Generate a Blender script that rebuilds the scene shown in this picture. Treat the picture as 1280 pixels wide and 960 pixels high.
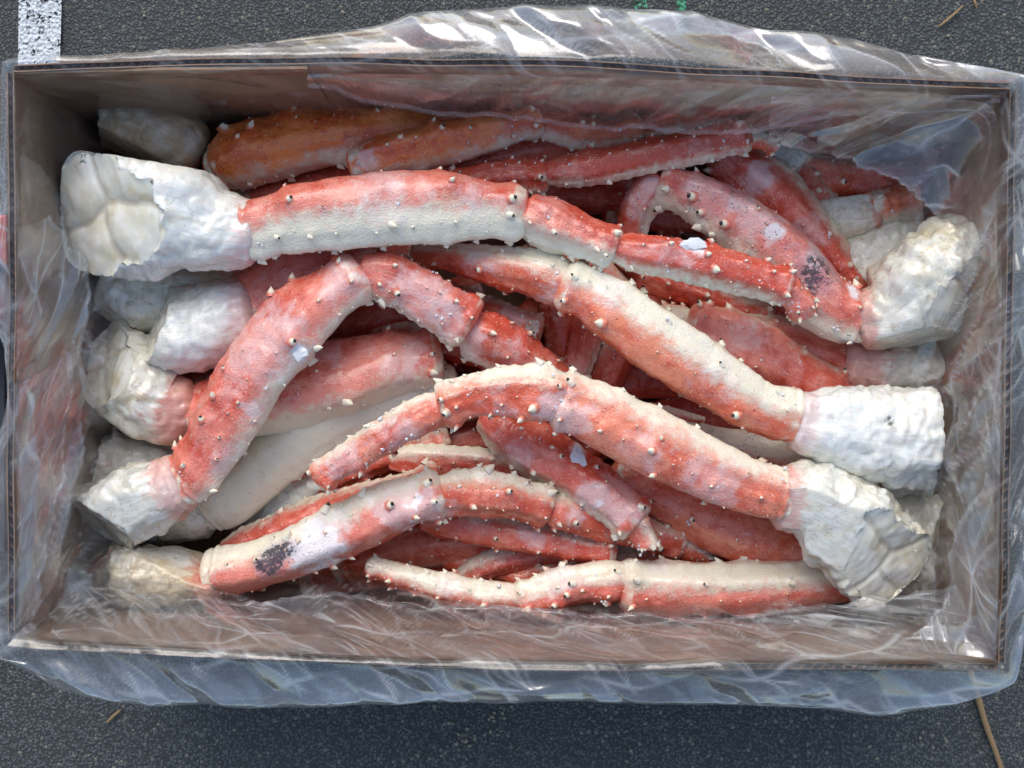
import bpy, math, random
import numpy as np
from mathutils import Vector

random.seed(7)
RNG = np.random.default_rng(7)
for o in list(bpy.data.objects):
    bpy.data.objects.remove(o, do_unlink=True)
SC = bpy.context.scene
COL = SC.collection

# ------------------------------------------------------------------ camera
CAM_Z, RIM = 0.82, 0.20
cam_d = bpy.data.cameras.new('camera')
cam = bpy.data.objects.new('camera', cam_d)
COL.objects.link(cam)
cam.location = (0, 0, CAM_Z)
cam.rotation_euler = (0, 0, 0)
cam_d.sensor_width = 36.0
cam_d.lens = 36.0
cam_d.clip_start = 0.01
cam_d.clip_end = 500
SC.camera = cam

# ------------------------------------------------------------------ sky and sun (open shade / thin cloud)
SUN_EL, SUN_AZ = math.radians(45), math.radians(-12)
world = bpy.data.worlds.new('World')
SC.world = world
world.use_nodes = True
wn, wl = world.node_tree.nodes, world.node_tree.links
sky = wn.new('ShaderNodeTexSky')
sky.sky_type = 'NISHITA'
sky.sun_disc = False
sky.sun_elevation = SUN_EL
sky.sun_rotation = SUN_AZ
sky.dust_density = 2.5
sky.air_density = 1.3
sky.ozone_density = 1.1
wl.new(sky.outputs[0], wn['Background'].inputs[0])
wn['Background'].inputs[1].default_value = 0.145
sun_d = bpy.data.lights.new('sun', 'SUN')
sun_d.energy = 1.0
sun_d.angle = math.radians(38)
sun_d.color = (1.0, 0.99, 0.975)
sun = bpy.data.objects.new('sun', sun_d)
COL.objects.link(sun)
sd = Vector((math.sin(SUN_AZ) * math.cos(SUN_EL), math.cos(SUN_AZ) * math.cos(SUN_EL), math.sin(SUN_EL)))
sun.rotation_euler = sd.to_track_quat('Z', 'Y').to_euler()
sun.location = sd * 5
SC.view_settings.view_transform = 'Standard'
SC.view_settings.look = 'None'
SC.view_settings.exposure = 0.5
SC.view_settings.gamma = 1.0
SC.render.engine = 'CYCLES'
SC.cycles.use_denoising = True
SC.cycles.denoising_prefilter = 'ACCURATE'
SC.cycles.max_bounces = 10
SC.cycles.transparent_max_bounces = 24
SC.cycles.caustics_reflective = False
SC.cycles.caustics_refractive = False

# ------------------------------------------------------------------ numeric helpers
_perm = np.random.default_rng(3).permutation(256)
_perm = np.concatenate([_perm, _perm, _perm])
_g = np.random.default_rng(4).normal(size=(256, 3))
_g /= np.linalg.norm(_g, axis=1, keepdims=True)

def pn(P):
    """gradient noise of an (N,3) array, about -0.7..0.7"""
    P = np.asarray(P, float)
    i = np.floor(P).astype(int)
    f = P - i
    i &= 255
    u = f * f * f * (f * (f * 6 - 15) + 10)
    def corner(dx, dy, dz):
        h = _perm[_perm[_perm[(i[:, 0] + dx) & 255] + ((i[:, 1] + dy) & 255)] + ((i[:, 2] + dz) & 255)]
        return np.einsum('ij,ij->i', _g[h & 255], f - np.array([dx, dy, dz]))
    def lp(a, b, t): return a + (b - a) * t
    x00 = lp(corner(0, 0, 0), corner(1, 0, 0), u[:, 0]); x10 = lp(corner(0, 1, 0), corner(1, 1, 0), u[:, 0])
    x01 = lp(corner(0, 0, 1), corner(1, 0, 1), u[:, 0]); x11 = lp(corner(0, 1, 1), corner(1, 1, 1), u[:, 0])
    return lp(lp(x00, x10, u[:, 1]), lp(x01, x11, u[:, 1]), u[:, 2])

def sstep(a, b, x):
    t = np.clip((x - a) / (b - a), 0, 1)
    return t * t * (3 - 2 * t)

def P(px, py, z):
    """a point of the place at height z that lies on the photograph's point px, py (1280 x 960)"""
    k = (CAM_Z - z) / 1280.0
    return np.array([(px - 640) * k, -(py - 480) * k, z])

def catmull(pts, n):
    """n samples through the rows of pts (any width), centripetal enough for our spacing"""
    pts = np.asarray(pts, float)
    if len(pts) == 2:
        t = np.linspace(0, 1, n)[:, None]
        return pts[0] * (1 - t) + pts[1] * t
    d = np.linalg.norm(np.diff(pts[:, :3], axis=0), axis=1) ** 0.6 + 1e-9
    k = np.concatenate([[0], np.cumsum(d)])
    m = np.zeros_like(pts)
    for j in range(len(pts)):
        if j == 0: m[j] = (pts[1] - pts[0]) / (k[1] - k[0])
        elif j == len(pts) - 1: m[j] = (pts[-1] - pts[-2]) / (k[-1] - k[-2])
        else:
            a = (pts[j] - pts[j - 1]) / (k[j] - k[j - 1]); b = (pts[j + 1] - pts[j]) / (k[j + 1] - k[j])
            m[j] = (a * (k[j + 1] - k[j]) + b * (k[j] - k[j - 1])) / (k[j + 1] - k[j - 1])
    tt = np.linspace(0, k[-1], n)
    s = np.clip(np.searchsorted(k, tt, side='right') - 1, 0, len(k) - 2)
    h = (k[s + 1] - k[s])[:, None]
    x = ((tt - k[s])[:, None]) / h
    return ((2 * x**3 - 3 * x**2 + 1) * pts[s] + (x**3 - 2 * x**2 + x) * h * m[s]
            + (-2 * x**3 + 3 * x**2) * pts[s + 1] + (x**3 - x**2) * h * m[s + 1])

# ------------------------------------------------------------------ mesh helpers
def link(o, parent=None):
    COL.objects.link(o)
    if parent is not None: o.parent = parent
    return o

def mesh_obj(name, V, F, mat, parent=None, attrs=None, smooth=True, mats=None):
    """V (N,3) world coordinates; F list of index arrays (each (M,k)); parents are never rotated or scaled"""
    me = bpy.data.meshes.new(name)
    V = np.asarray(V, float)
    if parent is not None:
        q, off = parent, np.zeros(3)
        while q is not None:
            off += np.array(q.location); q = q.parent
        V = V - off
    me.vertices.add(len(V))
    me.vertices.foreach_set('co', V.astype(np.float32).ravel())
    F = [np.asarray(f, np.int32) for f in F if len(f)]
    loops = np.concatenate([f.ravel() for f in F])
    tot = np.concatenate([np.full(len(f), f.shape[1], np.int32) for f in F])
    me.loops.add(len(loops))
    me.loops.foreach_set('vertex_index', loops)
    me.polygons.add(len(tot))
    me.polygons.foreach_set('loop_start', np.concatenate([[0], np.cumsum(tot)[:-1]]).astype(np.int32))
    me.polygons.foreach_set('loop_total', tot)
    me.polygons.foreach_set('use_smooth', np.full(len(tot), smooth))
    for k, v in (attrs or {}).items():
        v = np.asarray(v, np.float32)
        if v.ndim == 2:
            a = me.attributes.new(k, 'FLOAT_VECTOR', 'POINT'); a.data.foreach_set('vector', v.ravel())
        else:
            a = me.attributes.new(k, 'FLOAT', 'POINT'); a.data.foreach_set('value', v)
    me.update(calc_edges=True)
    me.validate()
    me.materials.append(mat)
    return link(bpy.data.objects.new(name, me), parent)

def empty(name, loc, label=None, cat=None, group=None):
    o = bpy.data.objects.new(name, None)
    o.empty_display_size = 0.02
    link(o)
    o.location = loc
    if label: tag(o, label, cat, group)
    return o

def tag(o, label, cat, group=None):
    o['label'] = label; o['category'] = cat
    if group: o['group'] = group

def grid_faces(nr, nc, wrap=False):
    r = np.arange(nr - 1)[:, None]; c = np.arange(nc if wrap else nc - 1)[None, :]
    c2 = (c + 1) % nc
    return np.stack([r * nc + c, r * nc + c2, (r + 1) * nc + c2, (r + 1) * nc + c], -1).reshape(-1, 4)

# ------------------------------------------------------------------ material helpers
class NT:
    def __init__(s, name):
        s.m = bpy.data.materials.new(name); s.m.use_nodes = True
        s.n, s.l = s.m.node_tree.nodes, s.m.node_tree.links
        s.n.clear(); s.out = s.n.new('ShaderNodeOutputMaterial')
        s.co = s.n.new('ShaderNodeTexCoord').outputs['Object']
        s.geo = s.n.new('ShaderNodeNewGeometry')
    def put(s, sock, v):
        if hasattr(v, 'is_output') or isinstance(v, bpy.types.NodeSocket): s.l.new(v, sock)
        elif isinstance(v, (tuple, list)) and len(v) == 3 and sock.type == 'RGBA': sock.default_value = (*v, 1)
        else: sock.default_value = v
    def math(s, op, a, b=0.0, c=0.0, clamp=False):
        n = s.n.new('ShaderNodeMath'); n.operation = op; n.use_clamp = clamp
        s.put(n.inputs[0], a); s.put(n.inputs[1], b); s.put(n.inputs[2], c)
        return n.outputs[0]
    def noise(s, scale, detail=3, rough=0.55, dist=0.0, vec=None):
        n = s.n.new('ShaderNodeTexNoise'); s.put(n.inputs['Vector'], vec or s.co)
        n.inputs['Scale'].default_value = scale; n.inputs['Detail'].default_value = detail
        n.inputs['Roughness'].default_value = rough; n.inputs['Distortion'].default_value = dist
        return n.outputs[0]
    def voro(s, scale, feature='F1', out='Distance', vec=None, rnd=1.0):
        n = s.n.new('ShaderNodeTexVoronoi'); n.feature = feature
        s.put(n.inputs['Vector'], vec or s.co); n.inputs['Scale'].default_value = scale
        n.inputs['Randomness'].default_value = rnd
        return n.outputs[out]
    def ss(s, x, a, b):
        n = s.n.new('ShaderNodeMapRange'); n.interpolation_type = 'SMOOTHSTEP'
        s.put(n.inputs[0], x); n.inputs[1].default_value = a; n.inputs[2].default_value = b
        return n.outputs[0]
    def lin(s, x, a, b, c, d):
        n = s.n.new('ShaderNodeMapRange'); s.put(n.inputs[0], x)
        for i, v in enumerate((a, b, c, d)): n.inputs[i + 1].default_value = v
        return n.outputs[0]
    def mix(s, f, a, b, blend='MIX'):
        n = s.n.new('ShaderNodeMix'); n.data_type = 'RGBA'; n.blend_type = blend
        s.put(n.inputs[0], f); s.put(n.inputs[6], a); s.put(n.inputs[7], b)
        return n.outputs[2]
    def attr(s, name):
        n = s.n.new('ShaderNodeAttribute'); n.attribute_type = 'GEOMETRY'; n.attribute_name = name
        return n.outputs['Fac']
    def vattr(s, name, sc):
        n = s.n.new('ShaderNodeAttribute'); n.attribute_type = 'GEOMETRY'; n.attribute_name = name
        m = s.n.new('ShaderNodeVectorMath'); m.operation = 'MULTIPLY'
        s.l.new(n.outputs['Vector'], m.inputs[0]); m.inputs[1].default_value = sc
        return m.outputs[0]
    def bump(s, h, strength, dist, nrm=None):
        n = s.n.new('ShaderNodeBump'); s.put(n.inputs['Height'], h)
        n.inputs['Strength'].default_value = strength; n.inputs['Distance'].default_value = dist
        if nrm is not None: s.put(n.inputs['Normal'], nrm)
        return n.outputs[0]
    def pbr(s, color, rough=0.5, nrm=None, sss=0.0, spec=0.5, coat=0.0, **k):
        b = s.n.new('ShaderNodeBsdfPrincipled')
        s.put(b.inputs['Base Color'], color); s.put(b.inputs['Roughness'], rough)
        s.put(b.inputs['Specular IOR Level'], spec)
        if nrm is not None: s.put(b.inputs['Normal'], nrm)
        if sss:
            b.inputs['Subsurface Weight'].default_value = sss
            b.inputs['Subsurface Radius'].default_value = (1.0, 0.7, 0.5)
            b.inputs['Subsurface Scale'].default_value = 0.006
        b.inputs['Coat Weight'].default_value = coat
        b.inputs['Coat Roughness'].default_value = 0.14
        for kk, v in k.items(): s.put(b.inputs[kk], v)
        s.l.new(b.outputs[0], s.out.inputs[0])
        return b

def mat_shell():
    t = NT('crab_shell')
    wh, fr, dk, hu = t.attr('wh'), t.attr('fr'), t.attr('dk'), t.attr('hue')
    n1, n2, n3 = t.noise(45, 3), t.noise(190, 4, 0.6), t.noise(900, 2)
    # red of the boiled shell: salmon to scarlet, orange on some legs
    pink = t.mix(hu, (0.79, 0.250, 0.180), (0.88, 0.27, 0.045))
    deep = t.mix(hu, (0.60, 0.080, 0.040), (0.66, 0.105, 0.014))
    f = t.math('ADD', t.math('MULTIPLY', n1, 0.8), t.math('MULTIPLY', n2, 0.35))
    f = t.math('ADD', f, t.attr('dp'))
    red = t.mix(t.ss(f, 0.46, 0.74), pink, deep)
    lcv = t.vattr('lc', (0.22, 1, 1))
    st = t.noise(210, 5, 0.65, 0.4, lcv)
    red = t.mix(t.math('MULTIPLY', t.ss(st, 0.52, 0.72), 0.55), red, deep)
    red = t.mix(t.math('MULTIPLY', t.ss(st, 0.46, 0.30), 0.40), red, (0.84, 0.42, 0.30))
    specks = t.voro(420)
    red = t.mix(t.math('MULTIPLY', t.ss(specks, 0.30, 0.16), t.ss(t.noise(60, 2), 0.45, 0.62)), red, (0.36, 0.035, 0.02))
    pale = t.voro(270)
    red = t.mix(t.math('MULTIPLY', t.ss(pale, 0.16, 0.09), 0.8), red, (0.84, 0.60, 0.50))
    red = t.mix(t.math('MULTIPLY', t.ss(t.noise(95, 6, 0.72, 0.5), 0.57, 0.74), 0.75), red, t.mix(hu, (0.42, 0.040, 0.026), (0.48, 0.055, 0.012)))
    # cream side, with a ragged border
    cream = t.mix(n1, (0.83, 0.79, 0.66), (0.76, 0.68, 0.49))
    w = t.math('ADD', wh, t.math('ADD', t.math('MULTIPLY', t.math('SUBTRACT', n2, 0.5), 0.85), t.math('MULTIPLY', t.math('SUBTRACT', n1, 0.5), 0.95)))
    wm = t.ss(w, -0.36, 0.42)
    col = t.mix(wm, red, cream)
    # blush of red scratches left on the cream
    col = t.mix(t.math('MULTIPLY', t.ss(t.noise(120, 5, 0.7), 0.60, 0.74), 0.45), col, (0.62, 0.20, 0.12))
    # brown-black freckles
    fk = t.math('MULTIPLY', t.ss(t.voro(330), 0.14, 0.06), t.ss(t.noise(75, 2), 0.54, 0.64))
    col = t.mix(fk, col, (0.10, 0.035, 0.02))
    # ice: whitish film in patches
    ic = t.math('ADD', fr, t.math('SUBTRACT', t.math('ADD', t.math('MULTIPLY', t.noise(52, 8, 0.72, 0.8), 0.95), t.math('MULTIPLY', n2, 0.25)), 0.63))
    icf = t.math('MULTIPLY', t.ss(ic, 0.04, 0.46), 0.52)
    col = t.mix(icf, col, (0.82, 0.72, 0.71))
    chunky = t.math('MULTIPLY', t.ss(ic, 0.62, 0.72), 0.8)
    col = t.mix(chunky, col, (0.84, 0.82, 0.84))
    # charred marks
    spk = t.math('MULTIPLY', t.ss(dk, 0.05, 0.6), t.math('MULTIPLY', t.ss(t.voro(400), 0.30, 0.12), t.ss(t.noise(120, 3), 0.34, 0.52)))
    col = t.mix(spk, col, (0.03, 0.028, 0.04))
    dk = t.ss(dk, 0.9, 2.4)
    dk = t.math('MULTIPLY', dk, 2.2)
    dd = t.math('MULTIPLY', dk, t.ss(t.math('ADD', t.noise(240, 6, 0.78), t.math('MULTIPLY', dk, 0.045)), 0.46, 0.66))
    col = t.mix(t.math('MULTIPLY', t.ss(t.math('MULTIPLY', t.attr('dk'), t.noise(90, 5, 0.7)), 0.10, 0.70), 0.42), col, (0.38, 0.33, 0.38))
    col = t.mix(t.math('MULTIPLY', t.ss(dd, 0.12, 0.95), 0.92), col, (0.035, 0.032, 0.045))
    h = t.math('ADD', t.math('MULTIPLY', n3, 0.5), t.math('MULTIPLY', t.voro(700), 0.7))
    h = t.math('ADD', h, t.math('MULTIPLY', icf, t.math('MULTIPLY', t.noise(420, 5, 0.7), 2.2)))
    h = t.math('ADD', h, t.math('ADD', t.math('MULTIPLY', n2, 1.3), t.math('MULTIPLY', st, 1.2)))
    rough = t.math('ADD', 0.20, t.math('MULTIPLY', n2, 0.34))
    t.pbr(col, rough, t.bump(h, 0.5, 0.0008), spec=0.5, coat=0.45, sss=0.08)
    return t.m

def mat_spine():
    t = NT('spine_horn')
    tip, hu = t.attr('tip'), t.attr('hue')
    base = t.mix(t.ss(t.attr('wh'), -0.1, 0.2), t.mix(hu, (0.66, 0.17, 0.115), (0.64, 0.15, 0.04)), (0.78, 0.73, 0.60))
    col = t.mix(t.ss(tip, 0.12, 0.5), base, (0.82, 0.74, 0.56))
    col = t.mix(t.ss(t.attr('dk'), 0.4, 0.6), col, (0.018, 0.014, 0.012))
    t.pbr(col, 0.35, t.bump(t.noise(900, 2), 0.2, 0.0004))
    return t.m

def mat_shoulder():
    t = NT('icy_shoulder_shell')
    rd, fr = t.attr('wh'), t.attr('fr')
    n1, n2, n3 = t.noise(38, 4), t.noise(150, 5, 0.62), t.noise(480, 4, 0.6)
    lf = t.vattr('lc', (0.16, 1, 1))
    fb, fb2 = t.noise(330, 5, 0.65, 0.5, lf), t.noise(90, 4, 0.6, 0.6, t.vattr('lc', (0.4, 1, 1)))
    col = t.mix(t.ss(n1, 0.36, 0.66), (0.83, 0.82, 0.74), (0.75, 0.70, 0.54))
    col = t.mix(t.math('MULTIPLY', t.ss(fb2, 0.50, 0.68), 0.75), col, (0.62, 0.60, 0.49))
    col = t.mix(t.math('MULTIPLY', t.ss(fb2, 0.44, 0.30), 0.6), col, (0.74, 0.66, 0.42))
    col = t.mix(t.math('MULTIPLY', t.ss(fb, 0.54, 0.72), 0.55), col, (0.60, 0.52, 0.36))
    col = t.mix(t.math('MULTIPLY', t.ss(fb, 0.46, 0.32), 0.55), col, (0.90, 0.90, 0.87))
    col = t.mix(t.math('MULTIPLY', t.ss(t.noise(44, 3, 0.5, 0.8), 0.57, 0.74), 0.6), col, (0.60, 0.50, 0.27))
    col = t.mix(t.math('MULTIPLY', t.ss(t.noise(26, 4, 0.6, 0.5), 0.52, 0.68), 0.55), col, (0.57, 0.59, 0.53))
    # thin grey-brown seams and grazes
    sm = t.math('ABSOLUTE', t.math('SUBTRACT', t.noise(58, 5, 0.6, 1.2), 0.5))
    col = t.mix(t.math('MULTIPLY', t.ss(sm, 0.022, 0.004), t.math('MULTIPLY', t.ss(n2, 0.42, 0.6), 0.6)), col, (0.36, 0.26, 0.15))
    col = t.mix(t.math('MULTIPLY', t.ss(n2, 0.60, 0.72), 0.5), col, (0.42, 0.30, 0.16))
    sp = t.math('MULTIPLY', t.ss(t.voro(300), 0.13, 0.06), t.ss(t.noise(50, 2), 0.5, 0.62))
    col = t.mix(sp, col, (0.20, 0.10, 0.05))
    col = t.mix(t.math('MULTIPLY', t.attr('br'), t.ss(n1, 0.25, 0.6)), col, (0.56, 0.40, 0.21))
    r = t.math('ADD', rd, t.math('MULTIPLY', t.math('SUBTRACT', t.math('ADD', t.math('MULTIPLY', n2, .4), t.math('MULTIPLY', fb, .6)), 0.5), 2.2))
    col = t.mix(t.math('MULTIPLY', t.ss(r, 0.25, 0.8), 0.75), col, (0.68, 0.23, 0.16))
    ic = t.math('ADD', fr, t.math('MULTIPLY', n1, 0.5))
    col = t.mix(t.math('MULTIPLY', t.ss(ic, 0.3, 0.75), 0.55), col, (0.84, 0.86, 0.85))
    col = t.mix(t.math('MULTIPLY', t.ss(t.attr('dk'), 0.15, 0.8), t.ss(n2, 0.42, 0.6)), col, (0.05, 0.06, 0.06))
    h = t.math('ADD', t.math('MULTIPLY', n3, 0.5), t.math('ADD', t.math('ADD', t.math('MULTIPLY', fb, 3.0), t.math('MULTIPLY', n2, 1.6)), t.math('MULTIPLY', t.ss(sm, 0.0, 0.03), 0.5)))
    t.pbr(col, t.math('ADD', 0.12, t.math('MULTIPLY', n2, 0.36)), t.bump(h, 0.34, 0.0010), sss=0.7, coat=0.5)
    return t.m

def mat_meat():
    t = NT('frozen_meat')
    n1, n2 = t.noise(50, 4), t.noise(230, 5, 0.65)
    col = t.mix(t.ss(n1, 0.35, 0.65), (0.83, 0.82, 0.74), (0.74, 0.70, 0.55))
    col = t.mix(t.math('MULTIPLY', t.ss(n2, 0.56, 0.72), 0.6), col, (0.86, 0.87, 0.85))
    col = t.mix(t.math('MULTIPLY', t.ss(t.noise(55, 2), 0.60, 0.75), 0.5), col, (0.60, 0.48, 0.24))
    col = t.mix(t.math('MULTIPLY', t.ss(t.attr('dk'), 0.3, 0.9), 0.45), col, (0.46, 0.40, 0.30))
    t.pbr(col, 0.25, t.bump(n2, 0.3, 0.0009), sss=0.5, coat=0.35)
    return t.m

def mat_film():
    t = NT('clear_plastic_film')
    lw = t.n.new('ShaderNodeLayerWeight'); lw.inputs['Blend'].default_value = 0.5
    nrm = t.bump(t.noise(130, 3, 0.5, 0.6), 0.10, 0.0012)
    t.l.new(nrm, lw.inputs['Normal'])
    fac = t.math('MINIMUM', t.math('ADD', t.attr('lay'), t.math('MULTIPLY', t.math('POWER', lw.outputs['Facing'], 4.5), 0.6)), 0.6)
    tr = t.n.new('ShaderNodeBsdfTransparent'); tr.inputs[0].default_value = (0.975, 0.98, 0.985, 1)
    gl = t.n.new('ShaderNodeBsdfGlossy'); gl.inputs['Roughness'].default_value = 0.13
    gl.inputs['Color'].default_value = (0.97, 0.98, 1, 1); t.l.new(nrm, gl.inputs['Normal'])
    df = t.n.new('ShaderNodeBsdfDiffuse'); df.inputs[0].default_value = (0.82, 0.86, 0.90, 1)
    tl = t.n.new('ShaderNodeBsdfTranslucent'); tl.inputs[0].default_value = (0.82, 0.86, 0.90, 1)
    m0 = t.n.new('ShaderNodeMixShader'); m0.inputs[0].default_value = 0.5
    t.l.new(df.outputs[0], m0.inputs[1]); t.l.new(tl.outputs[0], m0.inputs[2])
    m1 = t.n.new('ShaderNodeMixShader')
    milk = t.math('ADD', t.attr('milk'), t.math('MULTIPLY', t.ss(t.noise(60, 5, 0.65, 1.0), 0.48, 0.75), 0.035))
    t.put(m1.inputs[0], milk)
    t.l.new(tr.outputs[0], m1.inputs[1]); t.l.new(m0.outputs[0], m1.inputs[2])
    m2 = t.n.new('ShaderNodeMixShader'); t.put(m2.inputs[0], fac)
    t.l.new(m1.outputs[0], m2.inputs[1]); t.l.new(gl.outputs[0], m2.inputs[2])
    t.l.new(m2.outputs[0], t.out.inputs[0])
    return t.m

def mat_card(dark=False):
    t = NT('corrugated_card')
    v = t.n.new('ShaderNodeMapping'); v.inputs['Scale'].default_value = (1, 1, 0.12); t.l.new(t.co, v.inputs[0])
    n1, n2 = t.noise(500, 4, 0.6, 0, v.outputs[0]), t.noise(24, 3)
    col = t.mix(n1, (0.35, 0.225, 0.140), (0.26, 0.160, 0.098))
    col = t.mix(t.ss(n2, 0.42, 0.72), col, (0.235, 0.145, 0.09))
    col = t.mix(t.math('MULTIPLY', t.ss(t.noise(11, 5, 0.6, 0.6), 0.50, 0.60), 0.6), col, (0.17, 0.105, 0.07))
    sx = t.n.new('ShaderNodeSeparateXYZ'); t.l.new(t.co, sx.inputs[0])
    fl = t.math('SINE', t.math('MULTIPLY', t.math('ADD', sx.outputs[0], sx.outputs[1]), 1010.0))
    hh = t.math('ADD', n1, t.math('MULTIPLY', fl, 0.35))
    t.pbr(col, 0.75, t.bump(hh, 0.35, 0.0007), spec=0.25)
    return t.m

def mat_asphalt():
    t = NT('asphalt')
    v1, v2 = t.voro(430), t.voro(760)
    cell = t.voro(430, 'F1', 'Color')
    sep = t.n.new('ShaderNodeSeparateColor'); t.l.new(cell, sep.inputs[0])
    n1, n2 = t.noise(7, 4), t.noise(420, 4, 0.65)
    col = t.mix(sep.outputs[0], (0.062, 0.071, 0.072), (0.145, 0.158, 0.160))
    col = t.mix(t.ss(v1, 0.28, 0.62), col, (0.026, 0.030, 0.030))
    col = t.mix(t.math('MULTIPLY', t.ss(n2, 0.5, 0.7), 0.5), col, (0.11, 0.115, 0.112))
    col = t.mix(t.math('MULTIPLY', t.ss(sep.outputs[1], 0.965, 0.985), 0.7), col, (0.30, 0.27, 0.20))
    col = t.mix(t.math('MULTIPLY', n1, 0.5), col, (0.05, 0.055, 0.058))
    h = t.math('ADD', t.math('MULTIPLY', t.ss(v1, 0.75, 0.1), 1.0), t.math('MULTIPLY', n2, 0.6))
    t.pbr(col, 0.7, t.bump(h, 0.6, 0.0018), spec=0.4)
    return t.m

def mat_paint(name, c, worn):
    t = NT(name)
    n = t.math('ADD', t.math('MULTIPLY', t.noise(330, 4, 0.65), 0.7), t.math('MULTIPLY', t.noise(60, 3), 0.3))
    col = t.mix(t.noise(500, 3), c, tuple(x * 0.75 for x in c))
    b = t.pbr(col, 0.6, t.bump(t.voro(330), 0.8, 0.002))
    t.put(b.inputs['Alpha'], t.ss(n, worn - 0.03, worn + 0.05))
    return t.m

def mat_plain(name, c, rough=0.5, var=0.25, scale=120, **k):
    t = NT(name)
    n = t.noise(scale, 4)
    t.pbr(t.mix(n, c, tuple(x * (1 - var) for x in c)), rough, t.bump(n, 0.2, 0.0005), **k)
    return t.m

M_SHELL, M_SPINE, M_SHOULDER, M_MEAT = mat_shell(), mat_spine(), mat_shoulder(), mat_meat()
M_FILM, M_CARD, M_ASPH = mat_film(), mat_card(), mat_asphalt()

# ------------------------------------------------------------------ ground
def plane_obj(name, x0, y0, x1, y1, z, mat):
    return mesh_obj(name, [(x0, y0, z), (x1, y0, z), (x1, y1, z), (x0, y1, z)], [[(0, 1, 2, 3)]], mat, smooth=False)
g = plane_obj('asphalt_ground', -60, -60, 60, 60, 0.0, M_ASPH)
g['kind'] = 'structure'

def strip(name, pts, mat, z=0.004):
    """a painted sheet between two polylines given in the photograph's points"""
    L = [P(*a, z) for a, b in pts]; R_ = [P(*b, z) for a, b in pts]
    return mesh_obj(name, np.array(L + R_), [[(i, i + 1, len(L) + i + 1, len(L) + i) for i in range(len(L) - 1)]], mat, smooth=False)
ln = strip('painted_line', [((22, 130), (73, 130)), ((23, 40), (76, 40)), ((25, -200), (82, -200)), ((30, -900), (92, -900))],
           mat_paint('white_road_paint', (0.70, 0.75, 0.78), 0.445))
ln['kind'] = 'structure'
M_GREEN = mat_paint('green_marking_paint', (0.05, 0.30, 0.16), 0.51)
gm = strip('painted_mark', [((795, 40), (815, 40)), ((792, -10), (806, -10)), ((790, -60), (803, -60))], M_GREEN); gm['kind'] = 'structure'
gm = strip('painted_mark', [((846, 40), (858, 40)), ((846, -10), (857, -10)), ((848, -70), (858, -70))], M_GREEN); gm['kind'] = 'structure'

# ------------------------------------------------------------------ the carton
RIMPX = {  # the inner rim edge as seen, clockwise from the far left corner
    'far': [(17, 90), (200, 83), (420, 80), (640, 83), (900, 93), (1100, 105), (1262, 112)],
    'right': [(1262, 112), (1258, 300), (1255, 520), (1252, 700), (1248, 829)],
    'near': [(1248, 829), (1000, 828), (700, 829), (400, 819), (200, 810), (19, 799)],
    'left': [(19, 799), (18, 560), (20, 300), (17, 90)]}
RIMW = {k: np.array([P(x, y, RIM) for x, y in v]) for k, v in RIMPX.items()}
CENTER = np.array([P(636, 458, 0)])[0]
OUTDIR = {'far': (0, 1, 0), 'right': (1, 0, 0), 'near': (0, -1, 0), 'left': (-1, 0, 0)}
box = empty('cardboard_box', (CENTER[0], CENTER[1], 0), 'brown corrugated cardboard carton packed full of crab legs on the asphalt', 'box')
T = 0.0042
for side, rim in RIMW.items():
    nd = np.array(OUTDIR[side], float)
    L = np.linalg.norm(rim[-1] - rim[0])
    n = max(40, int(L / 0.0022))
    top = catmull(rim, n)
    j = 0.0006 * pn(np.stack([np.arange(n) * .35, np.zeros(n), np.full(n, ord(side[0]) % 7)], 1))
    bot = np.linspace(rim[0], rim[-1], n)
    j = j + 0.0018 * pn(np.stack([np.arange(n) * .035, np.zeros(n) + 3, np.full(n, ord(side[0]) % 7)], 1))
    top = top + nd * (0.0022 * pn(np.stack([np.arange(n) * .03, np.zeros(n) + 8, np.full(n, ord(side[0]) % 5)], 1)) * np.sin(np.linspace(0, np.pi, n)))[:, None]
    nz = 14
    def sheet(off, zt):
        V = []
        for k in range(nz):
            f = k / (nz - 1)
            p = top * (1 - f ** 2) + bot * f ** 2 + nd * off
            p = p.copy(); p[:, 2] = (RIM + zt + j) * (1 - f) + 0.006 * f
            V.append(p)
        return np.concatenate(V)
    a, b = sheet(0, 0), sheet(0.0006, 0.0002)
    c, d = sheet(T - 0.0006, 0), sheet(T, 0.0003)
    Fs = grid_faces(nz, n)
    def slab(p, q):
        N = len(p)
        e = np.stack([np.arange(n - 1), np.arange(1, n), N + np.arange(1, n), N + np.arange(n - 1)], 1)
        return np.concatenate([p, q]), [Fs, Fs + N, e]
    V1, F1 = slab(a, b); V2, F2 = slab(c, d)
    w = mesh_obj('wall', np.concatenate([V1, V2]), F1 + [f + len(V1) for f in F2], M_CARD, box)
    w['label'] = {'far': 'far long wall of the carton, with a crushed upper edge', 'near': 'near long wall of the carton', 'left': 'left short wall of the carton', 'right': 'right short wall of the carton'}[side]
    # fluting between the two liners
    m = int(L / 0.0007)
    s = np.linspace(0, 1, m)
    tp = catmull(rim, m)
    ph = np.sin(s * L / 0.0062 * 2 * np.pi)
    off = T / 2 + (T / 2 - 0.0008) * ph
    bt = tp + nd * off[:, None]; bt[:, 2] = RIM - 0.0006
    lo = np.linspace(rim[0], rim[-1], m) + nd * off[:, None]; lo[:, 2] = 0.008
    mesh_obj('fluting', np.concatenate([bt, bt * .5 + lo * .5, lo]), [grid_faces(3, m)], M_CARD, w)
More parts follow.
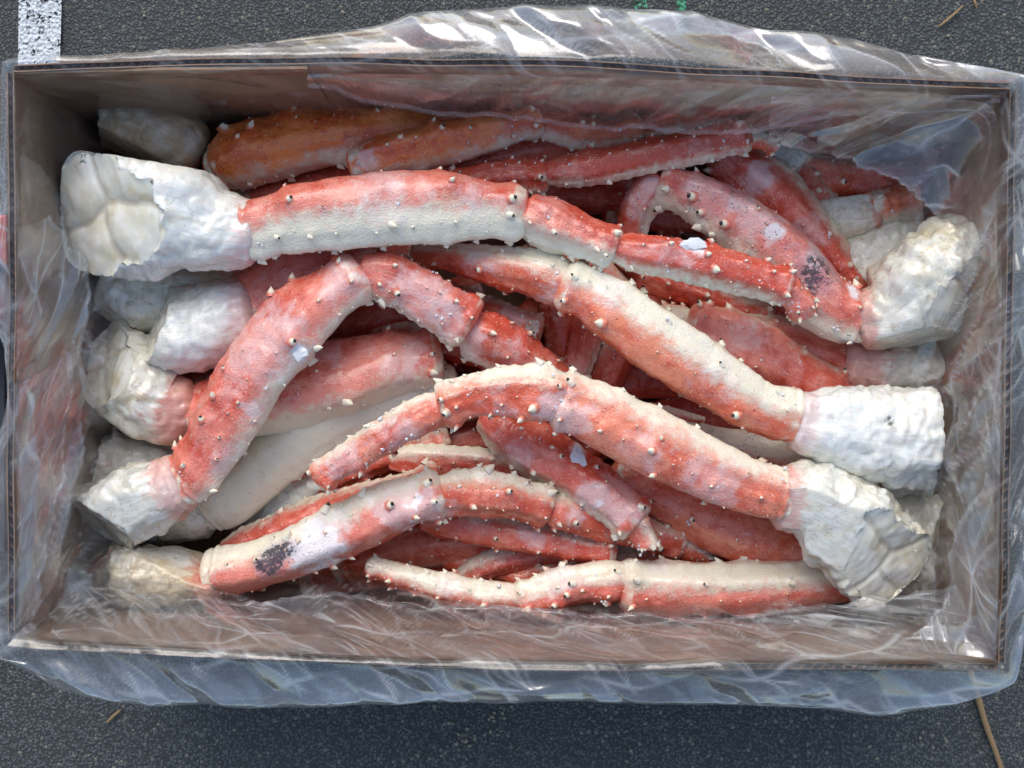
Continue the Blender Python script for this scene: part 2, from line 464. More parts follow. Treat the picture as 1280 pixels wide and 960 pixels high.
# bottom panel
cs = [RIMW[k][0] for k in ('far', 'right', 'near', 'left')]
Vb = np.array([[p[0], p[1], 0.0035] for p in cs] + [[p[0], p[1], 0.0075] for p in cs])
mesh_obj('bottom_panel', Vb, [[(3, 2, 1, 0), (4, 5, 6, 7), (0, 1, 5, 4), (1, 2, 6, 5), (2, 3, 7, 6), (3, 0, 4, 7)]], M_CARD, box, smooth=False)
# glue flap: an extra layer of card inside the far wall, left third
n = 90
tpx = np.array([(x, np.interp(x, [18, 200, 384], [92.5, 87.5, 86])) for x in np.linspace(18, 384, n)])
A = np.array([P(x, y, RIM - 0.001) for x, y in tpx]); A[:, 2] += 0.0007 * pn(np.stack([np.arange(n) * .3, np.zeros(n), np.zeros(n)], 1))
prof = [(0, 0), (-0.001, -0.016), (-0.0005, -0.03), (0, -0.06), (0.0005, -0.14)]
rows = []
for o_, z_ in prof:
    q = A.copy(); q[:, 1] += o_; q[:, 2] += z_; rows.append(q)
inn = np.concatenate(rows)
outb = inn.copy(); outb[:, 1] += 0.0016
N = len(inn); e = np.stack([np.arange(n - 1), np.arange(1, n), N + np.arange(1, n), N + np.arange(n - 1)], 1)
rr = np.array([(k * n + n - 1, (k + 1) * n + n - 1, N + (k + 1) * n + n - 1, N + k * n + n - 1) for k in range(len(prof) - 1)])
mesh_obj('glue_flap', np.concatenate([inn, outb]), [grid_faces(len(prof), n), grid_faces(len(prof), n) + N, e, rr], M_CARD, box)

# ------------------------------------------------------------------ crab legs
def leg_tube(pts, nseg=44, step=0.0020):
    W = []
    for px, py, z, w in pts:
        p = P(px, py, z)
        W.append([*p, w * (CAM_Z - z) / 1280.0 / 2])
    W = np.array(W)
    L = np.linalg.norm(np.diff(W[:, :3], axis=0), axis=1).sum()
    C = catmull(W, max(10, int(L / step)))
    return C, L

def frames(C):
    T_ = np.gradient(C[:, :3], axis=0)
    T_ /= np.linalg.norm(T_, axis=1, keepdims=True)
    U = np.array([0, 0, 1.0]) - T_ * T_[:, 2:3]
    U /= np.linalg.norm(U, axis=1, keepdims=True)
    S = np.cross(T_, U)
    return T_, U, S

def spines_mesh(items, seg, hue, parent, whv):
    """items: (base point, direction, height, radius, black tip)"""
    V, F, tip, dk, wb = [], [], [], [], []
    k = 7
    an = np.linspace(0, 2 * np.pi, k, endpoint=False)
    prof = [(-0.3, 1.1, 0.0), (0.06, 0.85, 0.25), (0.50, 0.55, 0.6), (0.74, 0.30, 0.85), (1.0, 0.04, 1.0)]
    for (b, d, h, r, bl), w_ in zip(items, whv):
        d = d / np.linalg.norm(d)
        a = np.cross(d, [0.3, 0.5, 0.81]); a /= np.linalg.norm(a); c = np.cross(d, a)
        n0 = len(V)
        for q, (hh, rr, tt) in enumerate(prof):
            for x in an:
                V.append(b + d * h * hh + (a * math.cos(x) + c * math.sin(x)) * r * rr)
                tip.append(tt); wb.append(w_); dk.append(1.0 if (bl and q >= 3) else 0.0)
        for q in range(len(prof) - 1):
            for x in range(k):
                F.append((n0 + q * k + x, n0 + q * k + (x + 1) % k, n0 + (q + 1) * k + (x + 1) % k, n0 + (q + 1) * k + x))
    if not V: return
    o = mesh_obj('spines', np.array(V), [np.array(F)], M_SPINE, parent, {'tip': tip, 'wh': wb, 'dk': dk, 'hue': np.full(len(V), hue)})
    o['kind'] = 'stuff'

LEG_N = [0]
FLECKS = []
def shell(root, name, pts, white=None, thr=0.35, frost=(), frost0=0.0, dark=(), hue=0.0, spn=1.0, flare=0.05,
          cap0=0.35, cap1=0.22, flat=0.93, cut=None, lump=1.0, twist=0.0, wpart=None, deep_=0.0, fat=1.0, crest=None):
    """one hard segment of a leg. pts: (px, py, z, width in px). white: world direction of the cream side"""
    LEG_N[0] += 1
    rng = np.random.default_rng(100 + LEG_N[0])
    nseg = 60
    C, L = leg_tube(pts, nseg, 0.0015)
    T_, U, S = frames(C)
    n = len(C); s = np.linspace(0, 1, n)
    R = C[:, 3].copy()
    R *= 0.84 * fat
    sl, el = s * L, (1 - s) * L
    gs = lambda x, c, w: np.exp(-((x - c) / w) ** 2)
    grv = np.zeros(n)
    if name != 'leg_tip':
        R *= 1 - 0.09 * gs(sl, 0, 0.005) + 0.04 * gs(sl, 0.017, 0.009)
        R *= 1 + (0.01 + flare) * gs(el, 0.004, 0.006) - 0.06 * gs(el, 0.022, 0.011) - 0.07 * gs(el, 0, 0.0022)
    if name == 'upper_leg':
        grv = gs(sl, 0.001, 0.0105)
        R *= 1 + 0.05 * gs(sl, 0.0015, 0.0016) - 0.05 * gs(sl, 0.0055, 0.0014) + 0.04 * gs(sl, 0.0085, 0.0015) - 0.03 * gs(sl, 0.0115, 0.0013)
        if L > 0.07: R *= 1 + 0.05 * gs(s, 0.62, 0.2)
    R *= 1 + 0.03 * np.sin(s * 6 + LEG_N[0]) * (1 - np.abs(2 * s - 1))
    # end caps
    def capring(idx, sign, ln):
        out = []
        for q in np.linspace(0.0, 1, 7)[1:]:
            out.append((C[idx, :3] + sign * T_[idx] * R[idx] * ln * math.sin(q * math.pi / 2), R[idx] * max(math.cos(q * math.pi / 2), 0.03)))
        return out
    c0, c1 = capring(0, -1, cap0)[::-1], capring(-1, 1, cap1)
    cen = np.concatenate([np.array([c for c, r in c0]).reshape(-1, 3), C[:, :3], np.array([c for c, r in c1]).reshape(-1, 3)])
    rad = np.concatenate([[r for c, r in c0], R, [r for c, r in c1]])
    rep = lambda A: np.concatenate([np.repeat(A[:1], len(c0), 0), A, np.repeat(A[-1:], len(c1), 0)])
    UU, SS, TT = rep(U), rep(S), rep(T_)
    ss_ = np.concatenate([np.full(len(c0), 0.0), s, np.full(len(c1), 1.0)])
    m = len(cen)
    th = np.linspace(0, 2 * np.pi, nseg, endpoint=False)
    ph = rng.uniform(0, 6.28, 3)
    shape = 1 + 0.030 * np.cos(2 * th[None] + ph[0]) + 0.022 * np.cos(3 * th[None] + ph[1] + ss_[:, None] * 2) + 0.012 * np.cos(5 * th[None] + ph[2])
    # long flat faces with blunt ridges between them
    nf = int(rng.integers(4, 6)); a0_ = rng.uniform(0, 6.28)
    for q_ in range(nf):
        aq = a0_ + 2 * np.pi * (q_ + rng.uniform(-.22, .22)) / nf + rng.uniform(-.5, .5) * ss_[:, None]
        cq = np.cos(th[None] - aq)
        lim = np.where(cq > 0.45, rng.uniform(0.84, 0.93) / np.maximum(cq, 0.45), 9.0)
        shape = (shape ** -14 + lim ** -14) ** (-1 / 14)
    shape = shape / shape.mean()
    dirv = np.cos(th)[None, :, None] * SS[:, None] + np.sin(th)[None, :, None] * UU[:, None] * flat
    V = cen[:, None] + dirv * (rad[:, None] * shape)[..., None]
    V = V.reshape(-1, 3)
    nrm = dirv.reshape(-1, 3); nrm = nrm / np.linalg.norm(nrm, axis=1, keepdims=True)
    Rm = float(R.mean())
    seed = rng.uniform(0, 90, 3)
    rv = np.repeat(rad, nseg)
    amp = np.minimum(rv / Rm, 1)
    disp = (0.12 * pn(V / (Rm * 1.6) + seed) + 0.035 * pn(V / (Rm * 0.55) + seed) + 0.020 * pn(V / (Rm * 0.2) + seed) + 0.008 * pn(V / (Rm * 0.09) + seed)) * Rm * lump * amp
    # crests: rows of broad fused thorns along the ridges
    dsp = np.repeat(np.concatenate([np.zeros(len(c0)), sl, np.full(len(c1), L)]), nseg)
    Rv = np.minimum(rv, Rm)
    ucr = np.zeros(len(V))
    if spn > 0.3 and name != 'leg_tip':
        k_ = 0.07 if name == 'upper_leg' else 0.15
        sp_ = 0.0105 if name == 'upper_leg' else 0.0078
        an = [rng.uniform(0, 6.28)]
        if white is not None:
            w0 = np.array(white, float); mid = n // 2
            an = [math.atan2(w0 @ U[mid], w0 @ S[mid])]
            an.append(an[0] + rng.choice([-1, 1]) * rng.uniform(1.5, 1.9)); an.append(an[0] + math.pi + rng.uniform(-.3, .3))
        for qi, ac in enumerate(an):
            dth = np.angle(np.exp(1j * (np.tile(th, m) - ac - 0.25 * pn(np.stack([dsp * 60, dsp * 0 + qi, dsp * 0], 1)))))
            fr_ = (dsp / sp_ + rng.uniform(0, 1) + 0.35 * pn(np.stack([dsp * 90, dsp * 0 + qi + 5, dsp * 0], 1))) % 1
            tooth = np.where(fr_ < 0.72, (fr_ / 0.72) ** 1.6, 1 - (fr_ - 0.72) / 0.28)
            hs = 0.55 + 1.0 * pn(np.stack([np.floor(dsp / sp_) * 1.7, dsp * 0 + qi * 3.1, dsp * 0 + LEG_N[0]], 1))
            g_ = np.exp(-(dth / 0.22) ** 2) * sstep(0.003, 0.010, dsp)
            disp += k_ * Rv * g_ * (0.35 + tooth * np.clip(hs, 0.1, 1.2)) * (1.0 if qi == 0 else 0.75)
            ucr = np.maximum(ucr, g_ * tooth)
    # spines
    items = []
    rows = 8
    for rw in range(rows):
        a0 = 2 * np.pi * (rw + 0.5) / rows + rng.uniform(-.2, .2) + twist
        if math.sin(a0) < -0.75: continue
        x = rng.uniform(0.06, 0.2)
        dth = np.angle(np.exp(1j * (np.tile(th, m) - a0)))
        disp += 0.06 * Rm * amp * np.exp(-(dth / 0.20) ** 2) * (0.6 + 1.2 * pn(V / (Rm * .5) + rw)) * (0.5 + 0.5 * spn)
        big = rng.uniform(0.7, 1.25)
        while x < 0.97:
            if rng.random() < 0.66 * min(spn, 1.4):
                items.append((x, a0 + rng.uniform(-.22, .22), big * rng.choice([.28, .5, .85, 1.3], p=[.42, .25, .18, .15]), rng.random() < 0.3))
            x += rng.uniform(0.6, 1.25) * 0.0115 * (1.2 if L > 0.09 else 0.85) / L
    for a0 in np.linspace(0, 2 * np.pi, 7)[:-1]:
        if spn > 0.3 and math.sin(a0) > -0.6: items.append((0.965, a0 + rng.uniform(-.3, .3), rng.uniform(0.7, 1.5), rng.random() < .6))
    base = V + nrm * disp[:, None]
    sp = []
    wdir = None if white is None else np.array(white, float) / np.linalg.norm(white)
    G = len(c0)
    for x, a, k, bl in items:
        ri = G + int(np.clip(x * (n - 1), 0, n - 1)); ci = int(round(a / (2 * np.pi) * nseg)) % nseg
        v = ri * nseg + ci
        hgt = k * min(max(Rm * 0.25, 0.0028), 0.0042) * (0.75 + 0.25 * spn)
        d2 = ((base - base[v]) ** 2).sum(1)
        disp += 0.5 * hgt * np.exp(-d2 / (2 * (hgt * 1.0) ** 2))
        tgt = nrm[v] * 0.75 + TT[ri] * 0.7
        sp.append((v, tgt, hgt * 0.9, hgt * rng.uniform(0.45, 0.75), bl))
    V = V + nrm * disp[:, None]
    # colour fields
    if wdir is None: wh = np.full(len(V), -0.8)
    else: wh = nrm @ wdir - thr
    if wpart is not None:   # cream only along part of the length
        a_, b_ = wpart; sv = np.repeat(ss_, nseg)
        wh = wh - 1.6 * (1 - sstep(a_ - .12, a_, sv) * (1 - sstep(b_, b_ + .12, sv)))
    if name != 'upper_leg': wh = wh + 0.35 * ucr
    else: wh = wh + 0.12 * ucr
    # pale rim of the joint at both ends
    sv = np.repeat(ss_, nseg)
    wh = np.where(sv > 0.96, np.maximum(wh, 1.2 * pn(V * 110 + 4) - 0.16), wh)
    fr = np.full(len(V), frost0) + 0.10 * np.clip(nrm[:, 2], 0, 1)
    zt = V[:, 2]
    for px, py, rpx, st in frost:
        k = (CAM_Z - C[:, 2].mean() - Rm * .8) / 1280.0
        d = np.hypot(V[:, 0] - (px - 640) * k, V[:, 1] + (py - 480) * k) / (rpx * k)
        fr += st * (1 - sstep(0.45, 1.15, d + 0.75 * pn(V * 120 + 9) + 0.35 * pn(V * 300))) * (nrm[:, 2] > -0.1)
    dk = np.zeros(len(V))
    for px, py, rx, st in dark:
        k = (CAM_Z - C[:, 2].mean() - Rm * .8) / 1280.0
        d = np.hypot(V[:, 0] - (px - 640) * k, V[:, 1] + (py - 480) * k) / (rx * k)
        dk += st * (1 - sstep(0.3, 1.1, d)) * (nrm[:, 2] > -0.1)
    lc = np.stack([dsp + LEG_N[0] * .37, np.tile(np.cos(th), m) * Rm, np.tile(np.sin(th), m) * Rm], 1)
    gv = np.concatenate([np.zeros(len(c0)), grv, np.zeros(len(c1))]).repeat(nseg)
    if name == 'upper_leg': wh = np.where(gv > 0.02, np.maximum(wh, -0.62 + 0.85 * gv + 0.8 * pn(V * 130) + 0.6 * pn(V * np.array([300, 300, 300]))), wh)
    o = cut_mesh(name, V, grid_faces(m, nseg, True), M_SHELL, root,
                 {'lc': lc, 'wh': wh, 'fr': fr, 'dk': np.clip(dk, 0, 2.6), 'hue': np.full(len(V), hue),
                  'dp': np.full(len(V), (0.0 if name == 'upper_leg' else 0.10) + deep_)}, cut, rng, Rm)
    up_i = np.nonzero((nrm[:, 2] > 0.45) & (sv > 0.03) & (sv < 0.97))[0]
    for v_ in rng.choice(up_i, 5 if C[:, 2].mean() > 0.08 else 1): 
        FLECKS.extend((V[v_] + rng.normal(0, .0022, 3) * np.array([1, 1, .1]), nrm[v_]) for _ in range(int(rng.integers(1, 5))))
    spines_mesh([(V[v], t_, h_, r_, b_) for v, t_, h_, r_, b_ in sp], nseg, hue, o, [wh[v] for v, *_ in sp])
    return o

def cut_mesh(name, V, F, mat, root, attrs, cut, rng, Rm):
    """slice a closed body along a plane (the sawn end); the flat face becomes a part of its own"""
    if cut is None: return mesh_obj(name, V, [F], mat, root, attrs)
    p0 = P(*cut[0]); nn = np.array(cut[1], float); nn /= np.linalg.norm(nn)
    d = (V - p0) @ nn + 0.10 * Rm * pn(V / Rm * 2.2 + 7) + 0.05 * Rm * pn(V / Rm * 6 + 3)
    over = d > 0
    V0 = V
    V = V - np.where(over, d, 0)[:, None] * nn
    fin = over[F].all(1)
    # shell keeps the rest, its edge standing a little proud of the meat
    o = mesh_obj(name, V, [F[~fin]], mat, root, attrs)
    Fm = F[fin]
    if len(Fm) == 0: return o
    ids, inv = np.unique(Fm.ravel(), return_inverse=True)
    Vm, dm = V[ids].copy(), d[ids]
    a = np.cross(nn, [0.2, 0.9, 0.4]); a /= np.linalg.norm(a); b = np.cross(nn, a)
    c = Vm.mean(0); uv = np.stack([(Vm - c) @ a, (Vm - c) @ b], 1)
    R = np.abs(uv).max() + 1e-9
    uv = uv / R
    cells = np.array([(math.cos(q) * rng.uniform(.3, .65), math.sin(q) * rng.uniform(.3, .65)) for q in np.arange(4) * 1.57 + rng.uniform(0, 1.5)])
    uw = uv + 0.16 * np.stack([pn(Vm / R * 2.1 + 5), pn(Vm / R * 2.1 + 31)], 1)
    dd = np.sort(np.hypot(uw[:, None, 0] - cells[None, :, 0], uw[:, None, 1] - cells[None, :, 1]), axis=1)
    gr = np.exp(-((dd[:, 1] - dd[:, 0]) / 0.10) ** 2)
    ins = sstep(0.0, 0.10 * Rm, dm)
    plain = (V0[ids] - p0) @ nn
    Vf = V0[ids] - plain[:, None] * nn
    Vm = Vm * (1 - ins[:, None]) + Vf * ins[:, None]
    h = R * (-0.025 * ins + ins * (0.07 * (0.6 - dd[:, 0]) - 0.035 * gr + 0.06 * pn(Vm / R * 2.4) + 0.03 * (np.abs(pn(Vm / R * 4)) - .15) + 0.012 * pn(Vm / R * 11)))
    Vm = Vm + h[:, None] * nn
    mesh_obj('cut_meat', Vm, [inv.reshape(Fm.shape)], M_MEAT, o, {'dk': gr * ins})
    return o

def shoulder(root, pts, cut, red=0.0, frost=0.0, dark=(), lump=1.0, flat=0.95, name='shoulder', redw=0.2, nfac=1, br=0.0):
    """the pale stump of the body end: a lumpy icy tube, joint first, cut end last"""
    LEG_N[0] += 1
    rng = np.random.default_rng(500 + LEG_N[0])
    nseg = 96
    C, L = leg_tube(pts, nseg, 0.0011)
    T_, U, S = frames(C)
    n = len(C); s = np.linspace(0, 1, n)
    R = C[:, 3]
    th = np.linspace(0, 2 * np.pi, nseg, endpoint=False)
    ph = rng.uniform(0, 6.28, 4)
    sh = 1 + 0.07 * np.cos(2 * th[None] + ph[0] + 1.2 * s[:, None]) + 0.05 * np.cos(3 * th[None] + ph[1] - 2 * s[:, None]) + 0.035 * np.cos(5 * th[None] + ph[2])
    sh = 1 + (sh - 1) * (0.3 + 0.9 * s[:, None])
    dirv = np.cos(th)[None, :, None] * S[:, None] + np.sin(th)[None, :, None] * U[:, None] * flat
    V = (C[:, None, :3] + dirv * (R[:, None] * sh)[..., None]).reshape(-1, 3)
    nrm = dirv.reshape(-1, 3); nrm = nrm / np.linalg.norm(nrm, axis=1, keepdims=True)
    Rm = float(R.mean()); seed = rng.uniform(0, 90, 3)
    q = V / Rm + seed
    rid = 1 - np.abs(pn(q * 1.1)) * 3.2
    grow = np.repeat(0.45 + 0.65 * s, nseg)
    terr = sstep(0.02, 0.06, pn(q * 1.15 + 40)) + sstep(0.10, 0.14, pn(q * 1.5 + 70)) - sstep(-0.12, -0.17, pn(q * 1.3 + 90))
    disp = (0.20 * pn(q * 0.9) + 0.02 * terr + 0.13 * pn(q * 1.9) + 0.34 * (np.abs(pn(q * 1.7 + 50)) - .14) + 0.17 * (np.abs(pn(q * 3.6 + 20)) - .14) + 0.03 * pn(q * 5) + 0.022 * pn(q * 10) + 0.020 * pn(q * 22)) * Rm * lump * grow
    V = V + nrm * disp[:, None]
    lc = np.stack([np.repeat(s * L, nseg) + LEG_N[0] * .31, np.tile(np.cos(th), n) * Rm, np.tile(np.sin(th), n) * Rm], 1)
    lc = np.concatenate([lc[:nseg], lc[:nseg], lc] + [lc[-nseg:] * np.array([1, f_, f_]) + np.array([R[-1] * .4 * (1 - f_), 0, 0]) for f_ in np.linspace(1, 0, 19)[1:]])
    # random flat breaks, as in cracked shell under ice
    for q_ in range(nfac):
        i_ = rng.integers(int(n * .3), n); a_ = rng.uniform(-0.6, math.pi + 0.6)
        fn = math.cos(a_) * S[i_] + math.sin(a_) * U[i_] + rng.uniform(-.45, .45) * T_[i_]; fn /= np.linalg.norm(fn)
        d_ = (V - C[i_, :3]) @ fn - R[i_] * rng.uniform(0.80, 0.96)
        V = V - np.where(d_ > 0, d_, 0)[:, None] * fn * 0.9
    V = V + nrm * ((0.012 * pn(V / Rm * 9) + 0.03 * pn(V / Rm * 3.3)) * Rm)[:, None]
    # both ends closed: drawn in at the joint, rounded at the body end
    c0 = C[0, :3] - T_[0] * R[0] * 0.3
    head = [c0 + (V[:nseg] - C[0, :3]) * 0.2, c0 + (V[:nseg] - C[0, :3]) * 0.75 + T_[0] * R[0] * .1]
    tail = []
    Lr = V[-nseg:] - C[-1, :3]
    for f_ in np.linspace(0, 1, 19)[1:]:
        g_ = math.sin(f_ * math.pi / 2)
        tail.append(C[-1, :3] + Lr * max(math.cos(f_ * math.pi / 2) ** .8, 0.02) + T_[-1] * R[-1] * 0.42 * g_)
    tn = [nrm[-nseg:] * (1 - f_) + T_[-1] * f_ for f_ in np.linspace(0, 1, 19)[1:]]
    V = np.concatenate(head + [V] + tail); nrm = np.concatenate([nrm[:nseg], nrm[:nseg], nrm] + tn)
    m = n + 2 + 18
    sv = np.concatenate([np.zeros(2 * nseg), np.repeat(s, nseg), np.ones(18 * nseg)])
    rd = red * (1 - sstep(0.0, redw, sv)) + 0.35 * red * (1 - sstep(0, redw * 2.5, sv))
    dk = np.zeros(len(V))
    for px, py, rx, st in dark:
        k = (CAM_Z - C[:, 2].mean() - Rm * .8) / 1280.0
        d = np.hypot(V[:, 0] - (px - 640) * k, V[:, 1] + (py - 480) * k) / (rx * k)
        dk += st * (1 - sstep(0.3, 1.1, d)) * (nrm[:, 2] > -0.1)
    return cut_mesh(name, V, grid_faces(m, nseg, True), M_SHOULDER, root,
                    {'wh': rd, 'fr': np.full(len(V), frost) + 0.15 * nrm[:, 2], 'dk': dk, 'br': np.full(len(V), br), 'lc': lc}, cut, rng, Rm)

GROUP = 'king crab legs heaped in the carton'
def leg(label, first):
    p = P(*first)
    return empty('crab_leg', tuple(p), label, 'crab leg', GROUP)

N_, S_, E_, W_ = (0, 1, 0), (0, -1, 0), (1, 0, 0), (-1, 0, 0)
exec_legs = []

# 1 the long leg across the top
r = leg('long salmon and cream leg across the top with big icy stump at left end', (470, 268, .15))
shoulder(r, [(318, 292, .150, 78), (270, 284, .150, 100), (225, 268, .147, 138), (175, 262, .143, 152), (110, 250, .140, 150)], ((150, 272, .163), (-.42, -.22, .88)), .5, .25, dark=[(191, 230, 8, 1)], lump=.9)
shell(r, 'upper_leg', [(300, 293, .150, 76), (345, 283, .151, 80), (375, 277, .151, 90), (470, 265, .150, 94), (560, 262, .150, 84), (655, 268, .150, 60)], (.1, -.9, .45), .42, fat=1.13, frost=[(480, 235, 60, .22), (600, 245, 40, .15)], dark=[(408, 266, 9, 1)], spn=.75)
shell(r, 'knee', [(662, 268, .150, 66), (705, 285, .152, 60), (768, 312, .154, 46)], (-.3, -.9, .2), .5, fat=1.12, frost=[(690, 250, 30, .2)], spn=1)
shell(r, 'lower_leg', [(768, 310, .154, 42), (820, 320, .156, 54), (880, 331, .157, 56), (950, 350, .157, 54), (985, 360, .156, 48)], (0, -1, -.1), .72, frost=[(868, 303, 16, .8), (840, 310, 40, .12)], spn=1.35, deep_=.08)
shell(r, 'leg_tip', [(985, 362, .156, 40), (1000, 382, .152, 36), (1004, 396, .150, 27)], (1, -.3, 0), .8, spn=1.3)

# 2 the bent leg on the left
r = leg('pink leg bent like an upside-down V on the left of the heap', (350, 440, .136))
shoulder(r, [(228, 602, .130, 74), (205, 612, .128, 84), (165, 630, .125, 96), (120, 655, .122, 100), (85, 670, .12, 100)], ((150, 668, .130), (-.5, -.72, .46)), .8, .15, redw=.28)
shell(r, 'upper_leg', [(225, 606, .130, 76), (256, 578, .132, 80), (288, 520, .135, 96), (330, 450, .138, 98), (385, 390, .140, 92), (452, 340, .140, 66)], (.75, -.6, -.25), .45, frost=[(330, 430, 70, .26), (375, 440, 11, .9), (300, 580, 40, .2), (318, 512, 14, .4), (430, 350, 40, .25)], spn=.9, dark=[(275, 562, 16, .35)])
shell(r, 'knee', [(455, 338, .139, 60), (495, 350, .137, 70), (540, 378, .134, 78), (585, 405, .128, 76)], (-.6, -.8, -.2), .6, frost=[(530, 370, 50, .3), (560, 400, 30, .25)], spn=1)
shell(r, 'lower_leg', [(585, 408, .124, 66), (620, 430, .118, 76), (665, 458, .108, 72), (720, 500, .098, 60)], (-.5, -.8, -.4), .75, frost=[(575, 430, 40, .45), (650, 450, 40, .15)], spn=1)

# 3 the leg in the centre foreground
r = leg('orange-red leg with white upper edge bent in the middle, ragged stump at lower right', (800, 550, .152))
shoulder(r, [(975, 622, .146, 80), (1010, 625, .145, 96), (1045, 645, .142, 122), (1085, 680, .138, 124), (1125, 720, .134, 110)], ((1075, 685, .160), (.35, -.42, .84)), .55, .1, dark=[(1075, 697, 10, .5)], lump=1.15)
shell(r, 'upper_leg', [(985, 618, .147, 78), (950, 612, .149, 80), (895, 592, .151, 88), (800, 545, .153, 90), (730, 508, .155, 88), (697, 498, .155, 74)], (.45, .80, .12), .60, frost=[(660, 500, 30, .2), (800, 560, 30, .22), (890, 610, 50, .2), (700, 520, 45, .3)], spn=.8, hue=.25)
shell(r, 'knee', [(705, 495, .157, 76), (655, 490, .158, 72), (600, 492, .158, 62), (552, 506, .156, 50)], (.15, .95, .2), .66, frost=[(690, 510, 26, .5), (630, 520, 40, .12)], spn=1.3, hue=.3)
shell(r, 'lower_leg', [(556, 505, .155, 50), (510, 528, .153, 54), (455, 562, .148, 50), (410, 590, .144, 42), (400, 600, .142, 32)], (-.4, .9, .12), .70, frost=[(500, 540, 35, .18), (430, 580, 30, .2)], spn=1.3, hue=.2)

# 4 the forearm that comes out from under the centre leg
r = leg('broken red lower leg with frosted tip poking out from under the centre leg', (720, 590, .11))
shell(r, 'lower_leg', [(610, 522, .094, 60), (650, 552, .100, 78), (705, 585, .110, 76), (755, 620, .118, 70), (795, 655, .124, 56)], (-.7, -.7, 0), .75, frost=[(724, 563, 11, .9), (770, 620, 45, .3), (735, 620, 25, .3), (640, 570, 30, .15)], spn=.9)
shell(r, 'leg_tip', [(795, 652, .124, 44), (806, 672, .123, 36), (808, 682, .122, 26)], (0.6, -.3, .5), .7, spn=1.4)

# 5 long leg, right of centre
r = leg('long orange leg with broad white upper side and flat faceted white stump', (850, 450, .145))
shoulder(r, [(995, 525, .142, 72), (1030, 533, .140, 96), (1075, 540, .138, 114), (1130, 545, .136, 120), (1180, 550, .134, 116)], ((1168, 548, .136), (.98, -.02, .2)), .6, .35, dark=[(1112, 527, 12, .7)], lump=.95, flat=.88, nfac=0)
shell(r, 'upper_leg', [(1005, 525, .142, 74), (950, 512, .144, 74), (900, 482, .145, 82), (800, 415, .146, 84), (740, 372, .144, 78), (705, 356, .142, 66)], (.35, .80, .42), .46, frost=[(760, 360, 30, .2), (900, 440, 60, .12)], spn=.65, hue=.35)
shell(r, 'knee', [(712, 358, .140, 68), (670, 342, .136, 66), (620, 332, .130, 56), (560, 322, .116, 40), (520, 318, .104, 34)], (.2, .8, .45), .62, frost=[(600, 320, 30, .2), (690, 380, 26, .35)], spn=1, hue=.3)

# 6 freckled leg, upper right
r = leg('freckled pink leg with grey-black spots and large tilted cut stump at upper right', (950, 300, .12))
shoulder(r, [(1078, 402, .122, 70), (1105, 396, .126, 92), (1140, 374, .128, 136), (1180, 350, .130, 142), (1215, 332, .132, 132)], ((1180, 372, .160), (.45, -.45, .77)), .7, .05, dark=[(1088, 415, 8, .6)], lump=1.2)
shell(r, 'upper_leg', [(1085, 402, .122, 74), (1040, 385, .120, 86), (985, 325, .118, 92), (920, 275, .117, 86), (860, 240, .116, 70), (826, 228, .114, 54)], (-.5, -.85, -.1), .55, fat=.95, frost=[(965, 290, 16, .5), (945, 270, 40, .35), (1020, 322, 18, .55), (1068, 365, 10, .7), (880, 225, 30, .2)], dark=[(890, 245, 55, .9), (985, 310, 75, .8), (1025, 345, 42, 1.3), (930, 240, 30, .8), (1060, 430, 14, 1.5), (1000, 380, 30, .8)], spn=.9)
shell(r, 'knee', [(826, 226, .113, 52), (802, 250, .108, 50), (790, 290, .098, 46), (788, 330, .085, 44)], (.9, -.3, .1), .7, frost=[(800, 250, 30, .25)], dark=[(800, 255, 20, .4)], spn=1)

# 7 leg behind the freckled one
r = leg('scarlet leg with an icy patch lying close behind the freckled leg', (980, 260, .09))
shell(r, 'upper_leg', [(1075, 380, .084, 60), (1045, 335, .088, 66), (985, 265, .094, 78), (935, 215, .097, 74), (905, 185, .096, 62)], (.8, .5, -.1), .8, deep_=.1, frost=[(945, 225, 22, .55), (1010, 290, 30, .2)], spn=.8)
# 8 leg stub near the far right corner
r = leg('short white and orange-red leg stub in the shade of the far right corner', (1090, 262, .08))
shoulder(r, [(1092, 262, .082, 58), (1070, 268, .080, 62), (1030, 278, .078, 60), (995, 288, .074, 58)], ((1000, 286, .075), (-1, 0, .1)), .6, .0, lump=.7, br=.4)
shell(r, 'upper_leg', [(1088, 262, .084, 60), (1118, 256, .086, 60), (1150, 248, .088, 66)], (.4, -.9, 0), .5, hue=.5, spn=.5, cut=((1150, 248, .088), (.95, .15, .3)))
r = leg('grey-white stump under clear film just left of the tilted cut stump, right side', (1105, 330, .08))
shoulder(r, [(1040, 340, .074, 70), (1075, 335, .078, 86), (1115, 325, .082, 96), (1160, 318, .082, 96)], ((1160, 318, .082), (.9, .3, .2)), .3, .1)

# 9 dark red slim leg at the top
r = leg('slim bright red leg with pale thorns slanting up to the far plastic fold', (800, 200, .125))
shell(r, 'knee', [(560, 236, .106, 44), (600, 226, .112, 48), (645, 218, .118, 48), (684, 218, .122, 40)], (0, -1, -.3), .8, spn=1.2, hue=.05, deep_=.12)
shell(r, 'lower_leg', [(684, 217, .122, 38), (740, 210, .126, 48), (820, 193, .128, 48), (890, 180, .128, 46), (935, 172, .126, 36)], (0, -1, 0), .8, spn=1.5, hue=.08, deep_=.12)
shell(r, 'leg_tip', [(930, 172, .126, 32), (952, 176, .124, 26), (968, 186, .121, 14)], (.4, .5, .5), .5, spn=.6, hue=.4, dark=[(972, 192, 9, 1.2)])

